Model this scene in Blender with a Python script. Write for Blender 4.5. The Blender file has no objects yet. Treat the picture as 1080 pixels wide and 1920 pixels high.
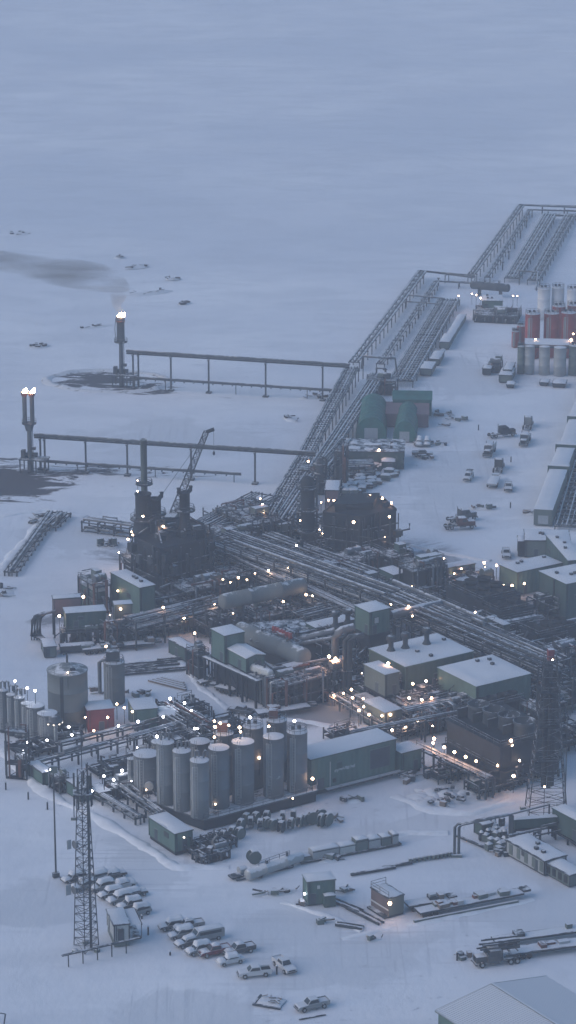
import bpy, math, random
from mathutils import Vector, Matrix, noise
S = bpy.context.scene
COL = S.collection
# ---------------------------------------------------------------- camera
F = 5400.0; H = 221.0; TH = math.atan(1668 / F)      # long lens from an aircraft, picture units of 1080 x 1920
cd = bpy.data.cameras.new('camera'); cam = bpy.data.objects.new('camera', cd); COL.objects.link(cam)
cam.location = (0, 0, H); cam.rotation_euler = (math.pi / 2 - TH, 0, 0)
cd.sensor_fit = 'VERTICAL'; cd.sensor_height = 24; cd.lens = 24 * F / 1920; cd.clip_start = 1; cd.clip_end = 30000
S.camera = cam
# ---------------------------------------------------------------- dusk sky, soft low sun
W = bpy.data.worlds.new('World'); S.world = W; W.use_nodes = True
nt = W.node_tree; bg = nt.nodes['Background']
sky = nt.nodes.new('ShaderNodeTexSky'); sky.sky_type = 'NISHITA'; sky.sun_disc = False
SUN_EL, SUN_AZ = math.radians(5), math.radians(-110)
sky.sun_elevation = SUN_EL; sky.sun_rotation = SUN_AZ; sky.altitude = 200; sky.air_density = 1.0; sky.dust_density = 1.5; sky.ozone_density = 3.0
nt.links.new(sky.outputs[0], bg.inputs['Color']); bg.inputs['Strength'].default_value = 0.15
sl = bpy.data.lights.new('sun', 'SUN'); sl.energy = 0.6; sl.angle = math.radians(60); sl.color = (1, .87, .86)
so = bpy.data.objects.new('sun', sl); COL.objects.link(so)
so.rotation_euler = (Vector((math.sin(SUN_AZ) * math.cos(SUN_EL+.5), math.cos(SUN_AZ) * math.cos(SUN_EL+.5), math.sin(SUN_EL+.5)))).to_track_quat('Z', 'Y').to_euler()
S.view_settings.view_transform = 'Standard'; S.view_settings.look = 'None'
S.view_settings.exposure = 1.25; S.view_settings.gamma = 1
S.cycles.max_bounces = 5; S.cycles.diffuse_bounces = 3; S.cycles.glossy_bounces = 2; S.cycles.volume_bounces = 1
S.cycles.transparent_max_bounces = 8; S.cycles.use_light_tree = True; S.cycles.volume_max_steps = 64
S.render.film_transparent = False
# ---------------------------------------------------------------- materials
def rgb(c): return (c[0], c[1], c[2], 1)
MATS = {}
def mat(name, col, rough=.75, metal=0., snow=.0, var=.25, sc=.35, corr=0, spec=.3, rust=0, streak=0):
    """procedural surface: colour varied by noise, optional cladding ribs, rust, and snow lying on what faces up"""
    m = bpy.data.materials.new(name); m.use_nodes = True; t = m.node_tree; N = t.nodes; L = t.links
    b = N['Principled BSDF']; b.inputs['Metallic'].default_value = metal; b.inputs['Roughness'].default_value = rough
    b.inputs['Specular IOR Level'].default_value = spec
    tc = N.new('ShaderNodeNewGeometry'); mp = N.new('ShaderNodeMapping'); mp.inputs['Scale'].default_value = (1, 1, .35 if streak else 1)
    L.new(tc.outputs['Position'], mp.inputs[0])
    n1 = N.new('ShaderNodeTexNoise'); n1.inputs['Scale'].default_value = sc; n1.inputs['Detail'].default_value = 5; n1.inputs['Roughness'].default_value = .65
    L.new(mp.outputs[0], n1.inputs['Vector'])
    r1 = N.new('ShaderNodeMapRange'); r1.inputs['From Min'].default_value = .3; r1.inputs['From Max'].default_value = .7
    r1.inputs['To Min'].default_value = 1 - var; r1.inputs['To Max'].default_value = 1 + var; L.new(n1.outputs['Fac'], r1.inputs['Value'])
    v = N.new('ShaderNodeVectorMath'); v.operation = 'SCALE'; v.inputs[0].default_value = col; L.new(r1.outputs[0], v.inputs['Scale'])
    out = v.outputs[0]
    if rust:
        n3 = N.new('ShaderNodeTexNoise'); n3.inputs['Scale'].default_value = .9; n3.inputs['Detail'].default_value = 6
        L.new(mp.outputs[0], n3.inputs['Vector'])
        r3 = N.new('ShaderNodeMapRange'); r3.inputs['From Min'].default_value = .62 - rust * .2; r3.inputs['From Max'].default_value = .7 - rust * .1
        L.new(n3.outputs['Fac'], r3.inputs['Value'])
        mx = N.new('ShaderNodeMix'); mx.data_type = 'RGBA'; L.new(r3.outputs[0], mx.inputs['Factor']); L.new(out, mx.inputs['A']); mx.inputs['B'].default_value = (.12, .055, .035, 1); out = mx.outputs['Result']
    if snow > 0:
        sp = N.new('ShaderNodeSeparateXYZ'); L.new(tc.outputs['Normal'], sp.inputs[0])
        n2 = N.new('ShaderNodeTexNoise'); n2.inputs['Scale'].default_value = .55; n2.inputs['Detail'].default_value = 6; n2.inputs['Roughness'].default_value = .7
        L.new(tc.outputs['Position'], n2.inputs['Vector'])
        a = N.new('ShaderNodeMath'); a.operation = 'MULTIPLY_ADD'; L.new(n2.outputs['Fac'], a.inputs[0]); a.inputs[1].default_value = 1.6; a.inputs[2].default_value = -1.35 + snow * .9
        c = N.new('ShaderNodeMath'); c.operation = 'ADD'; L.new(sp.outputs['Z'], c.inputs[0]); L.new(a.outputs[0], c.inputs[1])
        r2 = N.new('ShaderNodeMapRange'); r2.inputs['From Min'].default_value = .42; r2.inputs['From Max'].default_value = .62; L.new(c.outputs[0], r2.inputs['Value'])
        mx = N.new('ShaderNodeMix'); mx.data_type = 'RGBA'; L.new(r2.outputs[0], mx.inputs['Factor']); L.new(out, mx.inputs['A']); mx.inputs['B'].default_value = (.58, .60, .63, 1); out = mx.outputs['Result']
    L.new(out, b.inputs['Base Color'])
    if corr:
        wv = N.new('ShaderNodeTexWave'); wv.bands_direction = 'DIAGONAL'; wv.inputs['Scale'].default_value = corr; wv.inputs['Distortion'].default_value = 0
        m2 = N.new('ShaderNodeMapping'); m2.inputs['Scale'].default_value = (1, 1, 0); L.new(tc.outputs['Position'], m2.inputs[0]); L.new(m2.outputs[0], wv.inputs['Vector'])
        bp = N.new('ShaderNodeBump'); bp.inputs['Strength'].default_value = .5; bp.inputs['Distance'].default_value = .15; L.new(wv.outputs['Fac'], bp.inputs['Height']); L.new(bp.outputs[0], b.inputs['Normal'])
    MATS[name] = m; return m
def emit(name, col, k):
    m = bpy.data.materials.new(name); m.use_nodes = True; t = m.node_tree; b = t.nodes['Principled BSDF']
    b.inputs['Base Color'].default_value = rgb(col); b.inputs['Emission Color'].default_value = rgb(col); b.inputs['Emission Strength'].default_value = k
    MATS[name] = m; return m
mat('snow', (.62, .64, .67), .9, var=.05, sc=.12)
mat('green', (.075, .135, .12), .6, snow=.35, var=.22, corr=.35, streak=1)
mat('greend', (.045, .08, .075), .65, snow=.35, var=.25, corr=.35, streak=1)
mat('shedgreen', (.024, .115, .10), .6, snow=.0, var=.3)
mat('greyg', (.10, .128, .122), .65, snow=.4, var=.2, streak=1)
mat('steel', (.036, .046, .056), .6, snow=.06, var=.3)
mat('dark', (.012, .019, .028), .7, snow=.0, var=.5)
mat('black', (.010, .016, .022), .7, snow=.0, var=.3)
mat('soot', (.035, .035, .04), .9, snow=.2, var=.4)
mat('pipe', (.125, .14, .155), .55, .2, snow=.30, var=.2)
mat('piped', (.065, .078, .09), .55, snow=.2, var=.3)
mat('silo', (.150, .165, .178), .85, 0, snow=.6, var=.13, sc=.2, streak=1)
mat('tank', (.14, .16, .165), .8, 0, snow=.1, var=.15, sc=.2, streak=1)
mat('tankw', (.30, .32, .33), .5, snow=.6, var=.1)
mat('red', (.28, .04, .035), .6, snow=.35, var=.25, streak=1)
mat('redb', (.15, .035, .045), .65, snow=.35, var=.2, corr=.35)
mat('brown', (.12, .095, .095), .7, snow=.3, var=.2, corr=.35)
mat('mauve', (.17, .12, .13), .8, snow=.0, var=.12)
mat('rust', (.11, .05, .04), .8, snow=.2, var=.35)
mat('cream', (.42, .44, .43), .6, snow=.5, var=.1)
mat('door', (.30, .33, .35), .6, var=.1)
mat('doord', (.05, .065, .085), .6, var=.15)
mat('glass', (.03, .04, .05), .15, spec=.6)
mat('rubber', (.02, .02, .022), .9, snow=.1)
mat('carw', (.50, .51, .52), .45, snow=.45, var=.06)
mat('carg', (.22, .24, .25), .4, snow=.6, var=.1)
mat('card', (.06, .065, .07), .4, snow=.6, var=.1)
mat('wood', (.16, .13, .11), .85, snow=.5, var=.3)
mat('silop', (.19, .21, .222), .85, 0, snow=.6, var=.12, sc=.2, streak=1)
mat('roofsnow', (.20, .24, .25), .7, snow=.66, var=.2, corr=1.1)
mat('berm', (.05, .05, .055), .9, snow=.33, var=.4)
mat('soft', (.55, .57, .60), .9, snow=.8, var=.1)
emit('lampm', (1, .66, .42), 11)
emit('lampw', (.9, .9, 1), 14)
emit('flamem', (1, .72, .42), 30)
emit('winlit', (1, .85, .7), 1.6)
# ---------------------------------------------------------------- placing helpers
def G(u, v, z=0.):
    """where the line of sight of picture point (u, v) meets the level z"""
    a = (u - 540) / F; b = (960 - v) / F
    d = Vector((a, math.cos(TH) + b * math.sin(TH), -math.sin(TH) + b * math.cos(TH)))
    return Vector((0, 0, H)) + d * ((z - H) / d.z)
def mpp(u, v, z=0.): return (G(u, v, z) - Vector((0, 0, H))).dot(Vector((0, math.cos(TH), -math.sin(TH)))) / F   # metres in one picture unit
D2R = math.radians
def ax(deg): return Vector((math.cos(D2R(deg)), math.sin(D2R(deg)), 0))
class MB:
    """collects boxes, bars, tubes and lathes, then links them as ONE mesh object"""
    def __init__(s): s.v = []; s.f = []; s.sm = []
    def add(s, vs, fs, smooth=False):
        n = len(s.v); s.v += [tuple(x) for x in vs]; s.f += [tuple(i + n for i in f) for f in fs]; s.sm += [smooth] * len(fs); return s
    def box(s, c, size, rz=0., tilt=None):
        c = Vector(c); R = Matrix.Rotation(rz, 3, 'Z')
        if tilt: R = R @ Matrix.Rotation(tilt, 3, 'Y')
        h = [x / 2 for x in size]
        vs = [c + R @ Vector((h[0] * i, h[1] * j, h[2] * k)) for k in (-1, 1) for i, j in ((-1, -1), (1, -1), (1, 1), (-1, 1))]
        return s.add(vs, [(3, 2, 1, 0), (4, 5, 6, 7), (0, 1, 5, 4), (1, 2, 6, 5), (2, 3, 7, 6), (3, 0, 4, 7)])
    def box0(s, x0, x1, y0, y1, z0, z1): return s.box(((x0 + x1) / 2, (y0 + y1) / 2, (z0 + z1) / 2), (abs(x1 - x0), abs(y1 - y0), abs(z1 - z0)))
    def prism(s, pts, z0, z1):
        n = len(pts); a = sum(pts[i][0] * pts[(i + 1) % n][1] - pts[(i + 1) % n][0] * pts[i][1] for i in range(n))
        if a < 0: pts = pts[::-1]
        vs = [(p[0], p[1], z0) for p in pts] + [(p[0], p[1], z1) for p in pts]
        return s.add(vs, [tuple(range(n))[::-1], tuple(range(n, 2 * n))] + [(i, (i + 1) % n, n + (i + 1) % n, n + i) for i in range(n)])
    def tube(s, pts, r, n=8, r2=None, cap=True):
        pts = [Vector(p) for p in pts]
        rings = []; k = len(pts)
        for i, p in enumerate(pts):
            d = (pts[min(i + 1, k - 1)] - pts[max(i - 1, 0)])
            if d.length < 1e-6: d = Vector((0, 0, 1))
            d.normalize(); up = Vector((0, 0, 1)) if abs(d.z) < .95 else Vector((0, 1, 0))
            x = d.cross(up).normalized(); y = d.cross(x)
            rr = r if r2 is None else r + (r2 - r) * i / (k - 1)
            if 0 < i < k - 1:
                c = (pts[i] - pts[i - 1]).normalized().dot((pts[i + 1] - pts[i]).normalized()); m = 1 / max(.5, math.sqrt(max(0, (1 + c) / 2)))
            else: m = 1
            rings.append([p + (x * math.cos(2 * math.pi * j / n) * m + y * math.sin(2 * math.pi * j / n)) * rr for j in range(n)])
        vs = [q for ring in rings for q in ring]; fs = []
        for i in range(k - 1):
            for j in range(n):
                a, b = i * n + j, i * n + (j + 1) % n; fs.append((a, b, b + n, a + n))
        s.add(vs, fs, n > 5)
        if cap: s.add([*rings[0]], [tuple(range(n))[::-1]]); s.add([*rings[-1]], [tuple(range(n))])
        return s
    def bar(s, a, b, w=.15, h=None):
        a = Vector(a); b = Vector(b); d = b - a
        if d.length < 1e-4: return s
        d.normalize(); h = h or w
        up = Vector((0, 0, 1)) if abs(d.z) < .95 else Vector((0, 1, 0)); x = d.cross(up).normalized() * w / 2; y = d.cross(x).normalized() * h / 2
        vs = [a - x - y, a + x - y, a + x + y, a - x + y, b - x - y, b + x - y, b + x + y, b - x + y]
        return s.add(vs, [(3, 2, 1, 0), (4, 5, 6, 7), (0, 1, 5, 4), (1, 2, 6, 5), (2, 3, 7, 6), (3, 0, 4, 7)])
    def lathe(s, c, prof, n=24):
        c = Vector(c); vs = []; fs = []
        for r, z in prof:
            for j in range(n): vs.append(c + Vector((r * math.cos(2 * math.pi * j / n), r * math.sin(2 * math.pi * j / n), z)))
        for i in range(len(prof) - 1):
            for j in range(n):
                a, b = i * n + j, i * n + (j + 1) % n; fs.append((a, b, b + n, a + n))
        s.add(vs, fs, True); return s
    def cyl(s, c, r, h, n=20): return s.lathe(c, [(0.001, 0), (r, 0), (r, .001), (r, h - .001), (r, h), (.001, h)], n)
    def sphere(s, c, r, n=8, zs=1.):
        return s.lathe(c, [(max(.001, r * math.sin(math.pi * i / (n // 2 + 1))), -r * zs * math.cos(math.pi * i / (n // 2 + 1))) for i in range(n // 2 + 2)], n)
    def rail(s, pts, h=1.1, w=.07, step=2.2):
        """handrail: posts and two rails along a line"""
        for a, b in zip(pts[:-1], pts[1:]):
            a = Vector(a); b = Vector(b); n = max(1, int((b - a).length / step))
            for k in (h, h * .5): s.bar(a + Vector((0, 0, k)), b + Vector((0, 0, k)), w)
            for i in range(n + 1): p = a.lerp(b, i / n); s.bar(p, p + Vector((0, 0, h)), w)
        return s
    def rot(s, deg, pt=(0, 0, 0)):
        R = Matrix.Rotation(D2R(deg), 3, 'Z'); s.v = [tuple(R @ Vector(q) + Vector(pt)) for q in s.v]; return s
    def build(s, name, m, parent=None, loc=None):
        me = bpy.data.meshes.new(name); me.from_pydata(s.v, [], s.f); me.materials.append(MATS[m] if isinstance(m, str) else m)
        me.polygons.foreach_set('use_smooth', s.sm); me.update()
        o = bpy.data.objects.new(name, me); COL.objects.link(o)
        if parent: o.parent = parent
        if loc is not None: o.location = loc
        return o
class Thing:
    """an Empty at the base of one thing; its parts are given in metres from that point, turned by deg"""
    def __init__(s, name, label, cat, loc=(0, 0, 0), deg=0, group=None):
        o = s.o = bpy.data.objects.new(name, None); COL.objects.link(o); o.location = loc; o.rotation_euler = (0, 0, D2R(deg))
        o['label'] = label; o['category'] = cat; s.deg = deg; s.loc = Vector(loc)
        o['kind'] = 'thing'
        if group: o['group'] = group
        o.empty_display_size = .2
    def local(s, p): return Matrix.Rotation(-D2R(s.deg), 3, 'Z') @ (Vector(p) - s.loc)
    def part(s, name, mb, m, parent=None, label=None):
        o = mb.build(name, m, parent or s.o)
        if label: o['label'] = label
        return o
    def partw(s, name, mb, m, parent=None, label=None):
        """same, the mesh being given in world metres"""
        mb.v = [tuple(s.local(q)) for q in mb.v]; return s.part(name, mb, m, parent, label)
def tag(o, label, cat, group=None, kind=None):
    if kind: o['kind'] = kind; return o
    o['label'] = label; o['category'] = cat
    if group: o['group'] = group
    return o
def copytree(o, parent=None, loc=None, deg=None, label=None):
    kids = [k for k in o.children]
    c = o.copy(); COL.objects.link(c)
    if parent: c.parent = parent
    if loc is not None: c.location = loc
    if deg is not None: c.rotation_euler = (0, 0, D2R(deg))
    if label: c['label'] = label
    for k in kids: copytree(k, c)
    return c
LAMPS = []
LM = {}
def lamp_mesh(kind, r):
    k = (kind, r)
    if k not in LM: me = MB().sphere((0, 0, 0), r, 8).build('lamp', kind); LM[k] = me.data; bpy.data.objects.remove(me)
    return LM[k]
def lamps(T, pts, kind='lampm', r=.30, mast=1.5, power=0):
    """lit floodlights of thing T at picture points (u, v, z), each on a short mast, and the light they cast"""
    for p in pts:
        u, v, z = p[:3]; w = G(u, v, z); q = T.local(w); rr = round(min(.48, p[3] if len(p) > 3 else r) * .68, 2)
        o = bpy.data.objects.new('lamp', lamp_mesh(kind, rr)); COL.objects.link(o); o.parent = T.o; o.location = q
        if mast: MB().bar(q - Vector((0, 0, max(mast, min(w.z - T.loc.z, 3.6)))), q - Vector((0, 0, rr * .8)), .12).build('lamp_mast', 'steel', T.o)
        pw = p[4] if len(p) > 4 else power
        if pw: LAMPS.append((w + Vector((0, -.5, .1)), pw, kind))
# ---------------------------------------------------------------- ground
def ground():
    xs = [-9000, -4000, -2000, -1000] + [-500 + i * 10 for i in range(101)] + [1000, 2000, 4000, 9000]
    ys = [-3000, -500, 0, 200] + [380 + i * 10 for i in range(150)] + [2200, 3000, 5000, 9000, 20000]
    vs = []
    for y in ys:
        for x in xs:
            z = -.05 + .5 * noise.noise(Vector((x, y, 0)) * .012) * (1 if abs(x) < 400 and y > 650 else .25) - .12
            vs.append((x, y, min(z, -.02)))
    n = len(xs); fs = [(j * n + i, j * n + i + 1, (j + 1) * n + i + 1, (j + 1) * n + i) for j in range(len(ys) - 1) for i in range(n - 1)]
    mb = MB(); mb.add(vs, fs, True)
    m = bpy.data.materials.new('snow_ground'); m.use_nodes = True; t = m.node_tree; N = t.nodes; L = t.links; b = N['Principled BSDF']; b.inputs['Roughness'].default_value = .9; b.inputs['Specular IOR Level'].default_value = .1
    g = N.new('ShaderNodeNewGeometry')
    def nz(sc, det=6, rough=.6, dist=0, stretch=(1, 1, 1), rot=0):
        mp = N.new('ShaderNodeMapping'); mp.inputs['Scale'].default_value = stretch; mp.inputs['Rotation'].default_value = (0, 0, rot); L.new(g.outputs['Position'], mp.inputs[0])
        n = N.new('ShaderNodeTexNoise'); n.inputs['Scale'].default_value = sc; n.inputs['Detail'].default_value = det; n.inputs['Roughness'].default_value = rough; n.inputs['Distortion'].default_value = dist
        L.new(mp.outputs[0], n.inputs['Vector']); return n.outputs['Fac']
    def mr(x, a, b_, c=0., d=1.):
        r = N.new('ShaderNodeMapRange'); r.inputs['From Min'].default_value = a; r.inputs['From Max'].default_value = b_; r.inputs['To Min'].default_value = c; r.inputs['To Max'].default_value = d; L.new(x, r.inputs['Value']); return r.outputs[0]
    def ma(op, x, y):
        q = N.new('ShaderNodeMath'); q.operation = op
        for i, k in enumerate((x, y)):
            if isinstance(k, (int, float)): q.inputs[i].default_value = k
            else: L.new(k, q.inputs[i])
        return q.outputs[0]
    def mix(f, a, b_):
        x = N.new('ShaderNodeMix'); x.data_type = 'RGBA'; L.new(f, x.inputs['Factor'])
        for k, key in ((a, 'A'), (b_, 'B')):
            if isinstance(k, tuple): x.inputs[key].default_value = rgb(k)
            else: L.new(k, x.inputs[key])
        return x.outputs['Result']
    def spot(u, v, rx, ry, deg=0):
        """1 in the middle of an oval patch on the ground, 0 outside"""
        c = G(u, v); mp = N.new('ShaderNodeMapping'); mp.vector_type = 'TEXTURE'; mp.inputs['Location'].default_value = c; mp.inputs['Rotation'].default_value = (0, 0, D2R(deg)); mp.inputs['Scale'].default_value = (rx, ry, 1e6)
        L.new(g.outputs['Position'], mp.inputs[0]); ln = N.new('ShaderNodeVectorMath'); ln.operation = 'LENGTH'; L.new(mp.outputs[0], ln.inputs[0])
        return mr(ln.outputs['Value'], 1.0, .0)
    base = mix(mr(nz(.02, 4), .35, .65), (.80, .81, .83), (.70, .72, .76))
    base = mix(mr(nz(.006, 3, .5), .45, .62), base, (.66, .69, .74))
    base = mix(ma('MULTIPLY', mr(nz(.35, 5, .6, 0, (1, .25, 1), .6), .58, .72), .25), base, (.50, .53, .57))
    tot = None; sc = nz(.09, 7, .62, .8)
    for (u, v, rx, ry, deg, k) in SCUFF:
        q = ma('MULTIPLY', spot(u, v, rx, ry, deg), k); tot = q if tot is None else ma('MAXIMUM', tot, q)
    yard = ma('MINIMUM', ma('MULTIPLY', tot, 2.5), 1.0)
    ruts = ma('MULTIPLY', mr(nz(.9, 3, .5, .4, (1, .03, 1), D2R(12)), .57, .64), mr(nz(.03, 3), .42, .55))
    base = mix(ma('MULTIPLY', ma('MULTIPLY', ruts, .5), yard), base, (.44, .46, .50))
    ruts2 = ma('MULTIPLY', mr(nz(.8, 3, .5, .3, (.03, 1, 1), D2R(-30)), .57, .64), mr(nz(.025, 3, .5, 1), .44, .56))
    base = mix(ma('MULTIPLY', ma('MULTIPLY', ruts2, .5), yard), base, (.44, .46, .50))
    base = mix(ma('MULTIPLY', mr(ma('ADD', tot, ma('MULTIPLY', ma('SUBTRACT', sc, .5), 1.6)), .25, .42), .5), base, (.53, .555, .59))
    base = mix(ma('MULTIPLY', mr(nz(.06, 6, .65, .6, (.5, 1.2, 1), .3), .46, .62), .35), base, (.55, .58, .62))
    base = mix(ma('MULTIPLY', mr(nz(.5, 6, .7), .60, .70), mr(nz(.018, 4), .5, .62)), base, (.40, .42, .46))
    dirt = nz(.3, 8, .7, .8, (.25, .7, 1), .12)
    blotch = nz(.05, 8, .7, 1.0)
    tot = None
    for (u, v, rx, ry, deg, k) in SOOT:
        s = ma('MULTIPLY', spot(u, v, rx, ry, deg), k)
        tot = s if tot is None else ma('MAXIMUM', tot, s)
    f = mr(ma('ADD', tot, ma('MULTIPLY', ma('MULTIPLY', ma('SUBTRACT', dirt, .5), 8.5), ma('MINIMUM', tot, 1.0))), .75, 1.25)
    base = mix(f, base, (.07, .07, .08))
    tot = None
    for (u, v, rx, ry, deg, k) in DARK_GROUND:  # ground colour toned darker in blotchy patches under and between the plant modules
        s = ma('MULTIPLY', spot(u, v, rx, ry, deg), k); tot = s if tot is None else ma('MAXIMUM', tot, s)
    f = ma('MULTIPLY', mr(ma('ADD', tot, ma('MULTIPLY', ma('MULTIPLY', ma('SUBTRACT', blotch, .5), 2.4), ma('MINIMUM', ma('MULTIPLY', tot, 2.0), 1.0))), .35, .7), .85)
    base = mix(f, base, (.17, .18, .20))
    L.new(base, b.inputs['Base Color'])
    bp = N.new('ShaderNodeBump'); bp.inputs['Strength'].default_value = .45; bp.inputs['Distance'].default_value = .35
    L.new(nz(.25, 7, .65, 0, (1, .5, 1), .5), bp.inputs['Height']); L.new(bp.outputs[0], b.inputs['Normal'])
    o = mb.build('ground', m); o['kind'] = 'structure'
# picture u, v, half sizes in metres, turn, strength
mat('bank', (.70, .72, .75), .9, var=.1, sc=.5)
SOOT = [(35, 907, 14, 22, 0, 3.2), (-30, 905, 25, 26, 0, 3.2), (95, 893, 15, 20, 0, 1.6), (170, 882, 22, 9, 0, 1.7), (20, 938, 20, 5, 0, 1.3), (20, 862, 20, 8, 0, 1.0), (300, 885, 30, 10, -10, 1.2),
        (185, 713, 19, 16, -12, 2.6), (270, 727, 18, 10, -12, 2.3), (430, 745, 20, 3, -12, .6)]
DARK_GROUND = [(640, 1330, 26, 12, 30, 1.2), (440, 1120, 34, 42, 0, 1.6), (860, 1160, 42, 44, 0, 1.6), (620, 1050, 50, 40, -30, 1.5), (700, 1280, 34, 22, 0, 1.3), (880, 1320, 36, 22, 0, 1.5), (300, 1040, 26, 16, 0, 1.2), (180, 1160, 22, 12, 12, 1.1), (440, 1430, 34, 10, 0, 1.0), (480, 1280, 20, 12, 0, .7), (1000, 1350, 25, 30, 0, .8), (350, 1420, 30, 14, 0, .8), 
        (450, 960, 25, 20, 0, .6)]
SCUFF = [(60, 1690, 13, 14, 0, 1.1), (350, 1900, 17, 13, 0, 1.1), (640, 1800, 30, 16, 30, .9), (860, 900, 22, 60, -10, .8), (870, 700, 30, 40, 0, .9), (700, 1560, 34, 9, 25, 1.0), (900, 1500, 22, 12, 0, 1.0), (560, 1740, 26, 12, 30, .9), (1000, 1700, 26, 16, 20, .8), (260, 1620, 20, 14, -50, .8), (330, 820, 40, 30, 0, .8), (140, 1000, 24, 30, 0, .7)]
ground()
def bank(pts, w, h, seed):
    """ploughed or drifted snow ridge along picture points"""
    P = [G(u, v) for u, v in pts]; Q = []
    for a, b in zip(P[:-1], P[1:]):
        n = max(2, int((b - a).length / 1.2)); Q += [a.lerp(b, i / n) for i in range(n)]
    Q.append(P[-1]); mb = MB(); vs = []
    for i, p in enumerate(Q):
        d = (Q[min(i + 1, len(Q) - 1)] - Q[max(i - 1, 0)]).normalized(); s = Vector((d.y, -d.x, 0)); e = min(1, i / 4, (len(Q) - 1 - i) / 4)
        hh = h * e * (.55 + .9 * abs(noise.noise(p * .3 + Vector((seed, 0, 0))))); ww = w * (.7 + .6 * noise.noise(p * .12 + Vector((0, seed, 0))))
        jig = .5 * noise.noise(p * .6)
        for k, z in ((-1, -.35), (-.55, hh * .35), (-.15 + jig * .2, hh), (.3 + jig * .2, hh * .8), (.65, hh * .25), (1, -.35)): vs.append(p + s * (k * ww + jig) + Vector((0, 0, z)))
    m = 6; fs = [(i * m + j, i * m + j + 1, (i + 1) * m + j + 1, (i + 1) * m + j) for i in range(len(Q) - 1) for j in range(m - 1)]
    mb.add(vs, fs, True); o = mb.build('snow_bank', 'bank'); o['kind'] = 'structure'
for i, (pts, w, h) in enumerate([([(0, 1400), (40, 1450), (110, 1500), (180, 1530), (262, 1580), (330, 1625), (430, 1625)], 1.6, .9), ([(0, 968), (90, 955), (160, 968)], 1.6, .9), ([(0, 1068), (60, 1000), (88, 958)], 1.8, .9),
      ([(600, 1600), (760, 1560), (840, 1560)], 1.2, .6), ([(740, 1490), (800, 1515), (880, 1525), (960, 1500)], 1.4, .7), ([(760, 1735), (1000, 1685)], 1.2, .5), ([(640, 1760), (740, 1735)], 1, .5),
      ([(530, 1690), (600, 1712), (680, 1745)], 1, .5), ([(560, 1020), (500, 960)], 1, .6), ([(770, 1020), (830, 1035), (920, 1050)], 1, .6), ([(720, 715), (800, 690), (860, 620)], 1.4, .8), ([(620, 1360), (560, 1350), (480, 1345)], 1, .5), ([(240, 1240), (330, 1230), (380, 1290), (430, 1330)], 1, .4)]): bank(pts, w * 1.4, h * .55, i)
# ---------------------------------------------------------------- the blue air
def haze():
    m = bpy.data.materials.new('haze'); m.use_nodes = True; t = m.node_tree
    for n in list(t.nodes):
        if n.type == 'BSDF_PRINCIPLED': t.nodes.remove(n)
    pv = t.nodes.new('ShaderNodeVolumePrincipled'); pv.inputs['Density'].default_value = HAZE_D; pv.inputs['Color'].default_value = HAZE_C; pv.inputs['Anisotropy'].default_value = 0.0
    t.links.new(pv.outputs[0], t.nodes['Material Output'].inputs['Volume'])
    o = MB().box0(-10500, 10500, -4000, 21000, -12, 260).build('haze', m); o['kind'] = 'stuff'
HAZE_D = .00033; HAZE_C = (.83, .88, .97, 1)
# ---------------------------------------------------------------- builders of plant things
random.seed(7)
R_ = random.uniform
def snowcap(mb, x0, x1, y0, y1, z, t=.3, seed=0, cell=1.6):
    """a lying sheet of snow with a soft uneven edge"""
    nx = max(3, int((x1 - x0) / cell) + 2); ny = max(3, int((y1 - y0) / cell) + 2); vs = []
    for j in range(ny + 1):
        for i in range(nx + 1):
            e = i in (0, nx) or j in (0, ny); x = x0 + (x1 - x0) * i / nx; y = y0 + (y1 - y0) * j / ny
            q = noise.noise(Vector((x * .35 + seed * 3.7, y * .35, seed)))
            if i == 0: x += abs(q) * .5
            if i == nx: x -= abs(q) * .5
            if j == 0: y += abs(q) * .5
            if j == ny: y -= abs(q) * .5
            vs.append((x, y, z + (.02 if e else t * (1 + .5 * q))))
    n = nx + 1; fs = [(j * n + i, j * n + i + 1, (j + 1) * n + i + 1, (j + 1) * n + i) for j in range(ny) for i in range(nx)]
    return mb.add(vs, fs, True)
def corner(near, right, left, zt, aR=33):
    p0 = G(*near, zt); a = (G(*right, zt) - p0).dot(ax(aR)); b = (G(*left, zt) - p0).dot(ax(aR + 90))
    return p0, max(a, .8), max(b, .8)
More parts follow.
